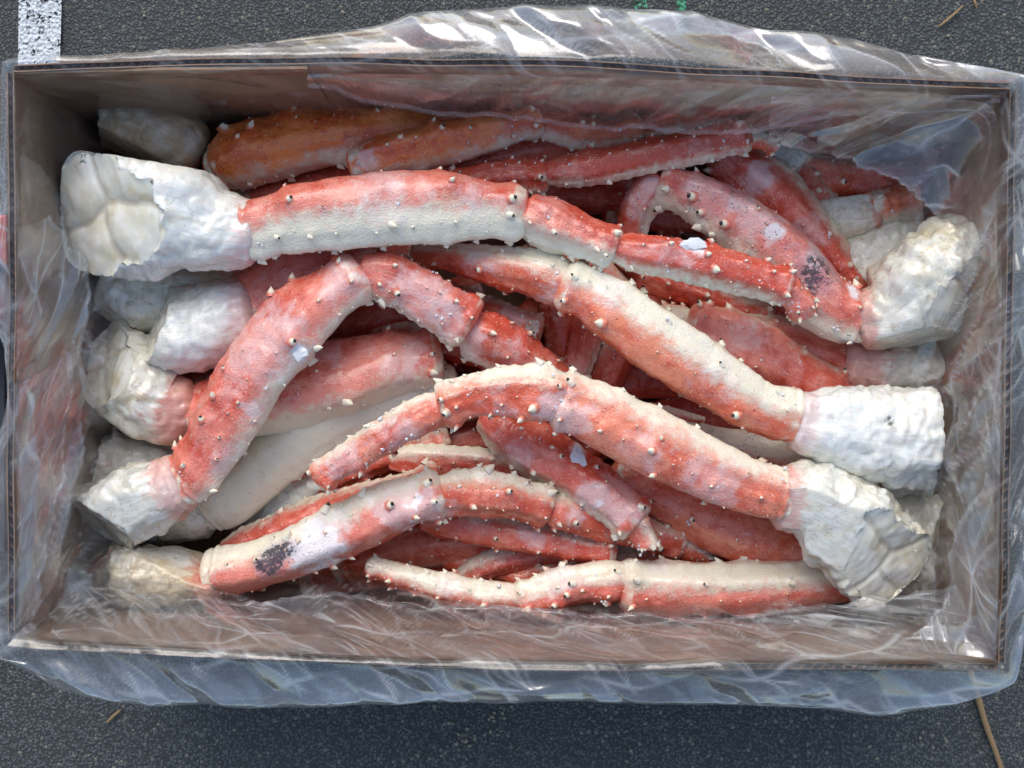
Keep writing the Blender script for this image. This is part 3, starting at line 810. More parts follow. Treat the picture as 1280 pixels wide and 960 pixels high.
# 10 orange leg behind
r = leg('orange leg bent in a shallow V, half hidden under the far plastic fold', (560, 185, .112))
shell(r, 'upper_leg', [(442, 208, .114, 50), (490, 194, .117, 62), (560, 178, .118, 64), (630, 162, .117, 54), (675, 153, .115, 42)], (.1, -.9, -.1), .6, hue=.75, frost=[(460, 200, 14, .5)], spn=.8)
shell(r, 'knee', [(672, 156, .112, 40), (710, 164, .111, 42), (750, 170, .110, 40), (800, 160, .108, 38)], (0, -1, 0), .65, hue=.7, spn=1)
shell(r, 'lower_leg', [(798, 160, .107, 34), (860, 146, .104, 38), (930, 135, .100, 32)], (0, -1, 0), .7, hue=.6, spn=1)

# 11 orange leg, far left
r = leg('broad orange leg in the far left corner with a brownish stump', (400, 180, .11))
shoulder(r, [(245, 190, .088, 66), (215, 172, .090, 84), (170, 158, .092, 96), (130, 150, .092, 92)], ((128, 152, .092), (-.9, .1, .3)), .2, -.25, lump=.7, br=.75)
shell(r, 'upper_leg', [(268, 216, .094, 58), (300, 200, .098, 84), (360, 182, .100, 86), (430, 170, .100, 78), (520, 160, .096, 62), (590, 152, .09, 50)], (0, -1, -.1), .62, hue=.9, spn=1.3, frost0=-.25)
# 12
r = leg('dark red leg deep in the shade between the two orange legs at the far side', (640, 195, .07))
shell(r, 'upper_leg', [(300, 262, .070, 60), (420, 232, .072, 70), (540, 212, .076, 74), (650, 188, .078, 74), (760, 172, .078, 60)], (0, -.6, -1), .6, hue=.1, frost0=-.3, spn=.4)

# 13 second stump on the left
r = leg('leg with smooth rounded white stump tucked behind the bent leg on the left', (260, 410, .11))
shoulder(r, [(312, 395, .108, 92), (285, 400, .109, 98), (250, 412, .110, 104), (205, 412, .108, 96), (180, 405, .106, 84)], ((196, 405, .108), (-.85, .3, .45)), .6, .3, lump=.7, redw=.3)
shell(r, 'upper_leg', [(306, 392, .106, 84), (345, 365, .102, 92), (400, 330, .098, 84), (470, 300, .092, 70)], (.3, -.9, .1), .6, spn=.9, frost=[(350, 350, 30, .2)])
# 14
r = leg('large greyish stump half hidden directly below the big icy stump on the left', (180, 355, .08))
shoulder(r, [(290, 365, .070, 70), (250, 360, .074, 96), (205, 365, .078, 110), (160, 355, .080, 104), (122, 340, .080, 90)], ((130, 345, .080), (-.9, .25, .3)), .3, .0, lump=.7)
shell(r, 'upper_leg', [(275, 350, .068, 60), (330, 335, .070, 66), (420, 320, .070, 70), (520, 300, .070, 60)], (0, -1, -.2), .7, frost0=-.2)

# 15 third stump on the left
r = leg('thick salmon leg with cream lower side passing under the bent leg, round cut face', (400, 485, .1))
shoulder(r, [(240, 510, .100, 72), (215, 510, .101, 92), (180, 490, .102, 104), (150, 465, .102, 104), (118, 435, .102, 90)], ((152, 452, .116), (-.55, .35, .76)), .9, .05, lump=.9, redw=.35)
shell(r, 'upper_leg', [(232, 516, .099, 66), (270, 512, .100, 84), (340, 495, .100, 108), (420, 475, .100, 104), (500, 456, .098, 90), (548, 452, .094, 76)], (.1, -.95, -.1), .40, frost=[(500, 450, 40, .25), (400, 430, 30, .15)], spn=.6)
# 16 cream leg underneath
r = leg('smooth cream leg showing its pale underside, below the thick salmon leg', (400, 560, .082))
shoulder(r, [(262, 640, .078, 62), (235, 640, .078, 72), (200, 640, .078, 76), (160, 640, .076, 70)], ((165, 640, .076), (-1, 0, .1)), .1, -.3, lump=.6, br=.5)
shell(r, 'upper_leg', [(255, 640, .080, 62), (285, 620, .082, 88), (340, 572, .083, 92), (420, 525, .084, 78), (520, 490, .084, 62), (570, 478, .082, 50)], (.1, -.5, .8), -.55, frost0=-.25, spn=.35)
# 17
r = leg('deep red leg along the lower edge of the smooth cream leg', (430, 570, .066))
shell(r, 'upper_leg', [(300, 625, .062, 50), (360, 592, .064, 60), (440, 550, .066, 60), (540, 515, .066, 56), (620, 495, .066, 50)], (0, -1, -.5), .7, frost0=-.1, spn=.6)
# 18
r = leg('grey-white stump in the gap above the lower left stump, wrapped by plastic', (160, 590, .07))
shoulder(r, [(240, 600, .064, 60), (205, 592, .068, 84), (165, 588, .070, 92), (115, 585, .070, 84)], ((120, 588, .070), (-.9, .2, .3)), .1, .2)

# 19 lower left leg with the burn mark
r = leg('frosted leg with a black burn mark near its cream stump, along the lower left', (420, 665, .118))
shoulder(r, [(272, 716, .112, 68), (245, 716, .110, 72), (205, 718, .108, 76), (165, 718, .106, 74), (125, 716, .104, 66)], ((135, 716, .106), (-.9, .1, .4)), .55, -.1, lump=.85, redw=.3, br=.3)
shell(r, 'upper_leg', [(262, 716, .112, 66), (300, 712, .114, 66), (360, 695, .117, 70), (440, 660, .120, 74), (510, 628, .122, 72), (552, 614, .122, 60)], (-.3, .9, .15), .45, frost=[(392, 684, 42, .75), (410, 670, 40, .3), (500, 630, 36, .5), (535, 640, 30, .3)], dark=[(334, 706, 22, 2.6), (346, 694, 20, 2.4), (362, 684, 16, 1.6), (395, 700, 40, .4)], spn=.9)
shell(r, 'knee', [(550, 618, .122, 58), (595, 618, .122, 62), (640, 622, .120, 60), (686, 634, .116, 52)], (.1, .95, .15), .6, frost=[(560, 640, 22, .3)], spn=1.35, hue=.15)
shell(r, 'lower_leg', [(686, 634, .114, 46), (735, 648, .106, 54), (790, 662, .096, 54), (850, 680, .086, 44)], (.2, .9, .1), .62, frost=[(718, 645, 14, .35)], spn=1.3, hue=.1)
shell(r, 'leg_tip', [(850, 680, .086, 38), (872, 690, .084, 32), (885, 700, .082, 20)], (.3, .8, .3), .5, spn=1.2, hue=.4)
# 20
r = leg('slim salmon leg with a row of pale thorns, just above the burnt leg', (420, 640, .1))
shell(r, 'lower_leg', [(282, 690, .092, 38), (330, 672, .094, 48), (400, 645, .096, 54), (480, 622, .098, 54), (550, 600, .098, 48)], (-.3, .9, -.2), .85, spn=1.3, frost=[(470, 615, 20, .4)])
# 21
r = leg('red lower leg with thorny pale end lying between the burnt leg and the bottom leg', (660, 675, .095))
shell(r, 'lower_leg', [(530, 648, .090, 44), (590, 660, .093, 48), (660, 672, .095, 50), (720, 684, .095, 46), (768, 692, .094, 34)], (.3, .9, .1), .75, spn=1.2, frost=[(665, 665, 20, .3)], hue=.1)
# 22 bottom leg
r = leg('red and white leg along the near edge with its slender tip pointing left', (900, 730, .11))
shell(r, 'upper_leg', [(1085, 712, .100, 62), (1030, 724, .104, 66), (960, 732, .108, 66), (880, 735, .111, 68), (820, 732, .113, 70), (778, 728, .114, 62)], (.1, .92, .3), .35, frost=[(820, 705, 20, .3)], spn=.8, dark=[])
shell(r, 'knee', [(780, 727, .114, 62), (740, 728, .114, 56), (695, 738, .114, 56), (648, 750, .113, 44)], (.1, .85, .5), .60, frost=[(700, 720, 30, .3), (610, 720, 40, .2)], spn=1)
shell(r, 'lower_leg', [(652, 748, .113, 42), (600, 744, .112, 44), (540, 732, .110, 42), (490, 716, .108, 34), (460, 708, .106, 26)], (.2, .7, .7), .62, frost=[(560, 720, 30, .2)], spn=1.2)
shoulder(r, [(1080, 712, .100, 62), (1105, 705, .098, 74), (1140, 700, .094, 80), (1165, 698, .09, 76)], ((1160, 698, .092), (1, 0, .2)), .4, 0)
# 23 small pieces in the gap
r = leg('thorny cream-edged leg end in the gap below the burnt leg, pointing down left', (620, 700, .07))
shell(r, 'lower_leg', [(570, 728, .072, 30), (610, 706, .074, 40), (660, 692, .074, 46), (760, 678, .07, 48)], (-.5, .7, .2), .55, spn=1.2)
r = leg('dark red leg deep in the gap under the burnt leg', (540, 690, .06))
shell(r, 'upper_leg', [(420, 712, .056, 40), (490, 690, .060, 56), (560, 678, .062, 60), (640, 680, .060, 54), (700, 690, .058, 50)], (0, -1, -.5), .7, spn=.7, frost0=-.2, hue=.15)
# 24
r = leg('thin red leg with a cream upper edge in the gap under the centre leg', (590, 580, .088))
shell(r, 'lower_leg', [(490, 574, .084, 34), (540, 574, .086, 44), (620, 580, .086, 46), (690, 590, .082, 44), (760, 606, .076, 40)], (0, .9, .25), .45, spn=1.2)
# 25
r = leg('pale leg with black freckles and red tubercles half hidden behind the centre leg', (930, 565, .09))
shell(r, 'upper_leg', [(820, 540, .086, 40), (870, 551, .090, 48), (930, 562, .092, 50), (1000, 580, .092, 52), (1050, 596, .09, 50)], (.2, .9, .35), .15, spn=.7, dark=[(890, 550, 30, .7), (945, 558, 30, .6)])
r = leg('small scarlet leg tip with yellowish point in the gap below the long orange leg', (840, 518, .085))
shell(r, 'leg_tip', [(700, 505, .078, 40), (770, 512, .082, 34), (830, 518, .084, 26), (880, 526, .084, 12)], (.3, .8, .3), .45, spn=.3, hue=.3, frost0=-.3)
# 26
r = leg('salmon leg under the lower right of the centre leg', (900, 650, .095))
shell(r, 'upper_leg', [(770, 590, .086, 60), (830, 620, .090, 72), (900, 655, .094, 80), (960, 675, .094, 76), (1020, 690, .092, 66)], (-.3, .6, -.5), .75, spn=.9, hue=.2)
shoulder(r, [(1015, 690, .092, 66), (1050, 690, .090, 76), (1090, 690, .086, 80)], ((1085, 690, .088), (1, 0, .2)), .5, 0)
# 27
r = leg('translucent white stump at the right beside the ragged stump of the centre leg', (1150, 670, .1))
shoulder(r, [(1060, 640, .086, 70), (1095, 652, .090, 92), (1130, 668, .094, 106), (1165, 674, .096, 104), (1200, 676, .096, 92)], ((1175, 672, .104), (.8, -.15, .55)), .1, .1, lump=1.2)
# 28
r = leg('cream and pinkish stump under the tilted cut stump at the right', (1140, 458, .09))
shoulder(r, [(1060, 452, .088, 66), (1095, 456, .089, 78), (1140, 460, .090, 84), (1180, 458, .090, 82), (1205, 455, .09, 72)], ((1188, 457, .090), (.95, -.1, .25)), .8, .1, redw=.45)
shell(r, 'upper_leg', [(1068, 450, .085, 56), (1030, 440, .084, 62), (980, 425, .082, 62), (900, 400, .078, 56)], (.2, .9, -.2), .5, spn=.5, frost0=-.1)
# 29
r = leg('salmon leg with a pale ring at its joint, behind the long orange leg at right', (940, 440, .1))
shell(r, 'upper_leg', [(1060, 505, .086, 60), (1010, 478, .092, 76), (950, 446, .097, 88), (895, 422, .099, 84), (858, 412, .098, 66)], (.5, .8, -.3), .8, spn=.7, frost=[(930, 420, 30, .2)])
shell(r, 'knee', [(862, 412, .097, 60), (840, 408, .095, 56), (810, 410, .088, 50), (770, 425, .076, 50)], (0, .5, .8), .7, spn=.8, frost=[(867, 405, 12, .6)])
# stump piece beneath the faceted stump
r = leg('cream ragged shell edge under the flat faceted stump at right', (1100, 600, .09))
shoulder(r, [(1010, 590, .092, 60), (1060, 590, .094, 76), (1110, 585, .096, 84), (1165, 575, .096, 80)], ((1160, 577, .096), (1, -.1, .2)), .1, .1, lump=1.2)
# 30 deep pieces in the centre
r = leg('reddish leg piece hanging upright in the dark gap left of the long orange leg', (725, 440, .075))
shell(r, 'lower_leg', [(738, 360, .058, 40), (735, 410, .070, 48), (724, 450, .078, 48), (712, 485, .078, 44)], (.6, -.4, .3), .8, spn=1.1, frost=[(715, 470, 20, .4)])
r = leg('red leg running down from under the top leg, behind the long orange leg', (790, 350, .08))
shell(r, 'upper_leg', [(660, 275, .074, 44), (720, 325, .080, 52), (770, 370, .082, 60), (820, 420, .080, 62), (880, 480, .074, 60)], (.8, .5, .2), .72, spn=.9, frost=[(800, 360, 22, .3), (830, 400, 20, .3)])
r = leg('crimson leg in the shade between the top leg and the freckled leg', (850, 360, .065))
shell(r, 'upper_leg', [(740, 400, .056, 50), (820, 370, .062, 60), (900, 370, .066, 62), (980, 395, .066, 58), (1040, 420, .062, 54)], (0, -.9, .2), .8, spn=.7, frost0=-.1)
# 31 open broken end
r = leg('broken hollow leg end showing white inside, in the gap at the middle of the heap', (645, 405, .09))
shell(r, 'lower_leg', [(560, 370, .066, 46), (610, 392, .084, 50), (645, 406, .096, 50), (672, 414, .102, 46)], (.6, .6, .3), .8, spn=.6, frost=[(640, 400, 25, .4)], cut=((655, 408, .112), (.45, -.3, .85)))
# hidden lower layers that show in the gaps
deep = [
    ('dark red leg at the bottom of the gap inside the bent leg', [(380, 400, .045, 60), (440, 400, .05, 70), (520, 385, .055, 66), (600, 370, .05, 60)]),
    ('shadowed brownish leg under the bent leg, near the middle', [(340, 450, .030, 70), (430, 425, .034, 76), (520, 430, .034, 70), (620, 440, .03, 60)]),
    ('shadowed leg at the bottom of the gap above the centre leg', [(600, 440, .034, 66), (680, 400, .036, 70), (760, 350, .036, 70), (850, 310, .034, 60)]),
    ('dim red leg across the bottom, right of the middle', [(660, 500, .036, 70), (760, 470, .040, 76), (860, 470, .04, 74), (980, 500, .036, 64)]),
    ('dim leg in the low gap beside the centre leg and the small scarlet tip', [(680, 560, .036, 66), (780, 540, .040, 72), (900, 520, .04, 70), (1040, 520, .036, 64)]),
    ('dim leg low in the gap left of the centre leg', [(300, 660, .034, 70), (400, 600, .038, 76), (500, 560, .04, 74), (640, 540, .036, 64)]),
    ('dim leg low along the near side', [(380, 720, .036, 66), (520, 700, .040, 70), (700, 690, .042, 70), (900, 710, .04, 66), (1050, 720, .036, 60)]),
    ('dim red leg low in the lower middle gap', [(560, 640, .034, 66), (680, 620, .038, 70), (820, 650, .04, 70), (960, 690, .036, 60)]),
    ('dim leg low under the far orange legs', [(230, 250, .03, 70), (400, 250, .036, 76), (600, 245, .04, 74), (800, 240, .036, 64)]),
    ('dim leg low behind the freckled leg', [(760, 260, .03, 60), (880, 270, .036, 66), (1000, 330, .04, 66), (1110, 400, .036, 60)]),
    ('dim leg low on the left between the stumps', [(180, 520, .03, 80), (260, 450, .036, 80), (330, 380, .04, 76), (450, 320, .036, 64)]),
    ('dim leg low under the lower right stumps', [(820, 600, .03, 64), (950, 620, .036, 70), (1080, 620, .04, 74), (1150, 600, .036, 70)]),
]
for lb, pts in deep:
    r = leg(lb, pts[1][:3])
    shell(r, 'upper_leg', pts, (random.uniform(-.5, .5), -.6, -.6), .6, spn=.5, frost0=-.15, deep_=.1)
r = leg('small pale stump in the shade at the far side, right of the slim red leg', (990, 200, .08))
shoulder(r, [(940, 175, .070, 50), (965, 185, .074, 58), (990, 198, .076, 62), (1010, 215, .076, 56)], ((1006, 212, .077), (.6, -.6, .3)), .3, 0)
extra = [
    ('dim red leg low in the shade of the far right corner', [(960, 200, .066, 50), (1040, 222, .074, 56), (1120, 226, .074, 54), (1200, 215, .066, 46)], .2),
    ('thin deep red leg under the knee of the bent leg', [(470, 420, .060, 44), (560, 430, .072, 48), (640, 450, .076, 48), (720, 470, .07, 42)], .1),
    ('thin red leg running up from behind the centre leg to the top leg', [(690, 500, .060, 44), (700, 430, .066, 48), (690, 370, .066, 48), (660, 310, .06, 42)], .2),
    ('short red leg in the gap right of the upright leg piece', [(750, 500, .062, 50), (770, 450, .072, 54), (790, 420, .074, 52), (810, 380, .07, 46)], .1),
    ('slim red leg low between the long orange leg and the freckled leg', [(770, 330, .066, 46), (830, 350, .078, 50), (890, 372, .080, 50), (960, 400, .076, 44)], .0),
    ('slim red leg with pale thorns below the broken leg', [(600, 600, .070, 40), (680, 620, .076, 44), (760, 650, .074, 44), (830, 690, .07, 40)], .2),
    ('thin red leg behind the slim salmon leg, left of the middle', [(330, 640, .060, 40), (400, 605, .070, 46), (470, 575, .072, 46), (560, 548, .066, 40)], .1),
    ('orange-red thin leg low under the bottom leg', [(560, 700, .060, 40), (680, 716, .070, 44), (780, 700, .074, 44), (900, 690, .07, 40)], .3),
    ('red leg in the shade right of the leg with the icy patch', [(960, 180, .060, 56), (1000, 230, .070, 62), (1040, 280, .074, 62), (1090, 340, .07, 54)], .1),
    ('red leg in the shade under the white and orange-red stub', [(1010, 330, .05, 60), (1060, 310, .056, 66), (1130, 285, .058, 66), (1190, 260, .05, 60)], .2),
]
for lb, pts, hu_ in extra:
    r = leg(lb, pts[1][:3])
    shell(r, 'lower_leg', pts, (random.uniform(-.5, .5), .7, .2), .72, spn=1.1, hue=hu_, deep_=.04)
r = leg('greyish icy stump deep in the gap below the cream leg', (370, 620, .06))
shoulder(r, [(320, 640, .05, 70), (350, 630, .054, 80), (390, 615, .056, 80), (430, 600, .054, 70)], ((428, 600, .056), (.9, .1, .3)), .0, .1)

# loose ice chips on the shells
def ice_chip(px, py, z, rx, ry, rot, label):
    n = 9; m = 6
    V = []
    for i in range(m):
        f = i / (m - 1) * math.pi
        for j in range(n):
            a = j / n * 2 * math.pi
            V.append((math.sin(f) * math.cos(a), math.sin(f) * math.sin(a), math.cos(f)))
    V = np.array(V)
    V = V * (1 + 0.9 * pn(V * 1.3 + px)[:, None] + .45 * pn(V * 4 + py)[:, None])
    k = (CAM_Z - z) / 1280
    V = V * np.array([rx * k, ry * k, 0.0012])
    c, s_ = math.cos(rot), math.sin(rot)
    V = np.stack([V[:, 0] * c - V[:, 1] * s_, V[:, 0] * s_ + V[:, 1] * c, V[:, 2]], 1) + P(px, py, z)
    t = mesh_obj('ice_chip', V, [grid_faces(m, n, True)], M_ICE, smooth=False)
    tag(t, label, 'ice chip', 'ice chips stuck on the legs')
M_ICE = mat_plain('ice', (0.80, 0.81, 0.82), 0.7, 0.2, 900)
ice_chip(722, 572, .1272, 8, 13, .3, 'upright white ice chip on the broken leg under the centre leg')
ice_chip(375, 442, .158, 10, 9, .4, 'white ice chip on the upper part of the bent leg on the left')
ice_chip(868, 306, .1682, 15, 9, -.2, 'white ice patch on the lower part of the top leg')

# crumbs of frost caught on the shells
rg = np.random.default_rng(77)
VV, FF = [], []
for p_, n_ in FLECKS:
    a_ = np.cross(n_, [0.31, 0.2, 0.93]); a_ /= np.linalg.norm(a_) + 1e-9; b_ = np.cross(n_, a_)
    r_ = 0.0004 + 0.0011 * rg.random() ** 2.5; n0 = len(VV)
    for hh_, kk_ in ((-.5, 1.0), (.35, .75)):
        for j in range(5):
            t_ = j * 1.2566 + rg.uniform(-.4, .4)
            VV.append(p_ + (a_ * math.cos(t_) + b_ * math.sin(t_)) * r_ * kk_ * rg.uniform(.6, 1.5) + n_ * r_ * (hh_ + rg.uniform(-.2, .2)))
    FF += [(n0 + j, n0 + (j + 1) % 5, n0 + 5 + (j + 1) % 5, n0 + 5 + j) for j in range(5)]
    FF += [(n0 + 5, n0 + 6, n0 + 7, n0 + 8), (n0 + 5, n0 + 8, n0 + 9, n0 + 9)]
fk_ = mesh_obj('frost_crumbs', np.array(VV), [np.array([f for f in FF if len(set(f)) == 4]), np.array([(f[0], f[1], f[2]) for f in FF if len(set(f)) == 3])], M_ICE, smooth=False)
tag(fk_, 'white crumbs of frost scattered over the crab shells', 'frost'); fk_['kind'] = 'stuff'

# ------------------------------------------------------------------ plastic liner
liner = empty('plastic_liner', (CENTER[0], CENTER[1], 0.0), 'clear crinkled plastic bag lining the carton and folded out over its rim', 'plastic bag')

def facets(x, y, seed):
    """piecewise flat heights on a random triangle lattice, 0..1, and the distance from the nearest fold (in cells)"""
    u = x + 0.5 * y; v = y
    i, j = np.floor(u).astype(int), np.floor(v).astype(int)
    fu, fv = u - i, v - j
    hh = lambda a, b: _perm[_perm[(a + 17 * seed) & 255] + (b & 255)] / 255.0
    up = fu + fv > 1
    a00, a10, a01, a11 = hh(i, j), hh(i + 1, j), hh(i, j + 1), hh(i + 1, j + 1)
    h = np.where(up, a11 + (a01 - a11) * (1 - fu) + (a10 - a11) * (1 - fv), a00 + (a10 - a00) * fu + (a01 - a00) * fv)
    e = np.minimum(np.minimum(np.minimum(fu, 1 - fu), np.minimum(fv, 1 - fv)), np.abs(1 - fu - fv) * .7)
    return h, e, _perm[_perm[((2 * i + up) + 29 * seed) & 255] + ((3 * j + 7) & 255)] / 255.0

def crumple(a, b, seed, su=1.0):
    """creased sheet: flat facets meeting in sharp folds; a (along), b (across) in metres.
    returns the height in metres and the white painted on folds (stress-whitening and highlight) and on glinting facets"""
    q = np.stack([a, b, np.full_like(a, float(seed))], 1)
    wx = 0.008 * pn(q * 38 + 11) + 0.02 * pn(q * 11 + 5); wy = 0.010 * pn(q * 30 + 37) + 0.03 * pn(q * 9 + 15)
    x, y = a + wx + 0.35 * b, b + wy - 0.15 * a
    k = int(seed * 3)
    h1, e1, r1 = facets(x / 0.044, y / 0.062, k); h2, e2, r2 = facets(x / 0.019, y / 0.034, k + 1); h3, e3, r3 = facets(x / 0.0062, y / 0.0090, k + 2)
    m3 = sstep(0.02, 0.30, pn(q * 24 + 61))
    h = 0.0115 * h1 + 0.0062 * h2 + 0.0014 * h3 * m3
    cr = 0.9 * np.exp(-(e1 * 0.044 / 0.0010) ** 2) * sstep(-.15, .25, pn(q * 20 + 3)) + 0.8 * np.exp(-(e2 * 0.019 / 0.0009) ** 2) * sstep(-.02, .3, pn(q * 28 + 9)) \
        + 0.25 * np.exp(-(e3 * 0.0062 / 0.0006) ** 2) * m3  # crease lines: stress-whitening plus the fold's highlight, painted as white
    glint_ply = 0.6 * sstep(0.55, 0.65, r1) * r1 + 0.7 * sstep(0.62, 0.72, r2) * r2  # random facets painted whiter as sky reflections, also doubled film
    return (h - 0.0075) * su, np.clip(cr, 0, 1), glint_ply

def build_cuff():
    loop = np.concatenate([catmull(RIMW[k], 200)[:-1] for k in ('far', 'right', 'near', 'left')])
    # outward offsets seen in the photograph, by position round the rim
    seglen = np.linalg.norm(np.roll(loop, -1, 0) - loop, axis=1); cum = np.concatenate([[0], np.cumsum(seglen)]); total = cum[-1]
    n = 1500
    tt = np.linspace(0, total, n, endpoint=False)
    ext = np.concatenate([loop, loop[:1]])
    pts = np.stack([np.interp(tt, cum, ext[:, k]) for k in range(3)], 1)
    # rounded corners & normals
    d = np.roll(pts, -6, 0) - np.roll(pts, 6, 0)
    nr = np.stack([-d[:, 1], d[:, 0], np.zeros(n)], 1); nr /= np.linalg.norm(nr, axis=1, keepdims=True)
    ker = np.hanning(25); ker /= ker.sum()
    nr = np.stack([np.convolve(np.concatenate([nr[-12:, k], nr[:, k], nr[:12, k]]), ker, 'valid') for k in range(3)], 1)
    nr /= np.linalg.norm(nr, axis=1, keepdims=True)
    Z0 = np.zeros(n)
    px = 640 + pts[:, 0] / ((CAM_Z - RIM) / 1280); py = 480 - pts[:, 1] / ((CAM_Z - RIM) / 1280)
    cornL = [cum[199 * k] for k in range(4)]
    side = np.searchsorted(cornL, tt, side='right') - 1
    e = np.zeros(n); ai = np.zeros(n); bi = np.zeros(n); amp = np.zeros(n)
    m = side == 0
    e[m] = np.interp(px[m], [17, 100, 250, 400, 480, 560, 640, 870, 950, 1100, 1200, 1262], [9, 16, 26, 46, 58, 74, 88, 98, 86, 62, 40, 28])
    ai[m] = np.interp(px[m], [17, 300, 600, 900, 1262], [4, 3, 4, 6, 30]); bi[m] = np.interp(px[m], [17, 900, 1262], [8, 10, 60])
    amp[m] = np.interp(px[m], [17, 300, 500, 1262], [.35, .4, 1.0, 1.0])
    m = side == 1
    e[m] = np.interp(py[m], [112, 300, 500, 700, 829], [34, 50, 60, 54, 36])
    ai[m] = np.interp(py[m], [112, 300, 480, 600, 829], [28, 26, 40, 34, 30]); bi[m] = np.interp(py[m], [112, 300, 520, 700, 829], [60, 50, 78, 62, 60])
    amp[m] = 1.35
    m = side == 2
    e[m] = np.interp(px[m], [19, 75, 200, 375, 560, 900, 1100, 1200, 1248], [20, 60, 78, 88, 62, 58, 74, 60, 40])
    ai[m] = np.interp(px[m], [19, 300, 640, 1000, 1248], [40, 22, 20, 28, 36]); bi[m] = np.interp(px[m], [19, 300, 640, 1000, 1248], [70, 46, 40, 50, 66])
    amp[m] = 1.0
    m = side == 3
    e[m] = np.interp(py[m], [90, 250, 450, 650, 799], [9, 12, 16, 16, 16])
    ai[m] = np.interp(py[m], [90, 250, 320, 600, 799], [4, 6, 24, 30, 40]); bi[m] = np.interp(py[m], [90, 250, 340, 600, 799], [8, 12, 56, 60, 70])
    amp[m] = np.interp(py[m], [90, 240, 330, 799], [.3, .45, 1.1, 1.2])
    k5 = np.hanning(15); k5 /= k5.sum()
    sm = lambda x: np.convolve(np.concatenate([x[-7:], x, x[:7]]), k5, 'valid')
    e, ai, bi, amp = sm(e), sm(ai), sm(bi), sm(amp)
    u = 0.000484
    e, ai, bi = e * u, ai * u, bi * u
    e = e + 0.0035 * pn(np.stack([tt * 16, np.zeros(n), np.full(n, 2.)], 1)) * amp
    e = e + 0.010 * (facets(tt / 0.085, Z0 + .4, 5)[0] - .5) * np.minimum(1, amp)
    # profile from deep inside to the hanging hem outside: (offset, height, wrinkle)
    prof = []
    Z = np.zeros(n)
    prof.append((-bi * 0.9 - .004, Z - 0.150, 0.6))
    prof.append((-bi - .002, Z - 0.105, 0.9))
    prof.append((-ai * 1.15, Z - 0.060, 1.0))
    prof.append((-ai * 0.65 - .001, Z - 0.026, 0.9))
    prof.append((-0.0030 + Z, Z - 0.002, 0.55))
    prof.append((T * .5 + Z, Z + 0.0048, 0.42))
    prof.append((T + 0.003 + Z, Z + 0.0030, 0.80))
    prof.append((T + e * .5, Z - 0.001 - e * .10, 1.7))
    prof.append((e * 0.92, Z - 0.003 - e * .22, 1.5))
    prof.append((e * 1.0, Z - 0.012 - e * .6, 0.3))
    prof.append((e * 0.93, Z - 0.036 - e * .8, 0.4))
    prof.append((e * 0.8 + .003, Z - 0.058 - e * .8, 0.6))
    O = np.stack([p[0] for p in prof]); H = np.stack([p[1] for p in prof]); A = np.array([p[2] for p in prof])
    nv = 110
    kk = np.linspace(0, len(prof) - 1, nv)
    rowdata = catmull(np.stack([np.arange(len(prof)) * 0.01, np.zeros(len(prof)), np.zeros(len(prof))] + [A], 1), nv)
    # Catmull per column
    idx = np.clip(np.floor(kk).astype(int), 0, len(prof) - 2); fx = (kk - idx)[:, None]
    def cr(X):
        p0 = X[np.clip(idx - 1, 0, len(prof) - 1)]; p1 = X[idx]; p2 = X[idx + 1]; p3 = X[np.clip(idx + 2, 0, len(prof) - 1)]
        return 0.5 * (2 * p1 + (p2 - p0) * fx + (2 * p0 - 5 * p1 + 4 * p2 - p3) * fx**2 + (3 * p1 - p0 - 3 * p2 + p3) * fx**3)
    Og, Hg = cr(O), cr(H); Ag = np.interp(kk, np.arange(len(prof)), A)
    V = pts[None] + nr[None] * Og[..., None] + np.array([0, 0, 1.0]) * Hg[..., None]
    # wrinkles along the local normal
    du = np.roll(V, -1, 1) - np.roll(V, 1, 1); dv = np.gradient(V, axis=0)
    nn = np.cross(du, dv); nn /= np.linalg.norm(nn, axis=2, keepdims=True) + 1e-12
    up_ = sstep(5.8, 6.8, kk)[:, None, None]
    nn = nn * (1 - up_) + np.array([0, 0, 1.0]) * up_
    arc = np.cumsum(np.linalg.norm(np.diff(V, axis=0, prepend=V[:1]), axis=2), axis=0)
    aa = np.broadcast_to(tt[None], arc.shape)
    shear = aa + 0.12 * arc * np.sin(aa * 9)
    c, cw, glint_ply = [q_.reshape(arc.shape) for q_ in crumple(shear.ravel(), arc.ravel(), 1.5)]
    V = V + nn * (c * Ag[:, None] * amp[None])[..., None]
    outer = sstep(5.6, 7.5, kk)[:, None]
    inner = np.where(side == 0, np.interp(px, [17, 500, 1262], [.010, .025, .035]), .035)[None]
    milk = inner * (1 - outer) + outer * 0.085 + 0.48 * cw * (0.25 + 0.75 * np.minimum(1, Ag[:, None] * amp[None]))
    milk = milk + outer * (0.13 * glint_ply + 0.25 * cw) + (1 - outer) * 0.035 * glint_ply * np.minimum(1, amp[None])  # crease and facet highlights painted into the film's milky colour
    lay = np.broadcast_to(0.085 + 0.06 * outer, milk.shape) + outer * 0.16 * glint_ply + (1 - outer) * 0.05 * glint_ply
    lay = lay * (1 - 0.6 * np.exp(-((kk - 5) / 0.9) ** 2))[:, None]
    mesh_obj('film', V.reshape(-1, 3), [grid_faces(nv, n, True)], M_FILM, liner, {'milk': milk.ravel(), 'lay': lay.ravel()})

build_cuff()

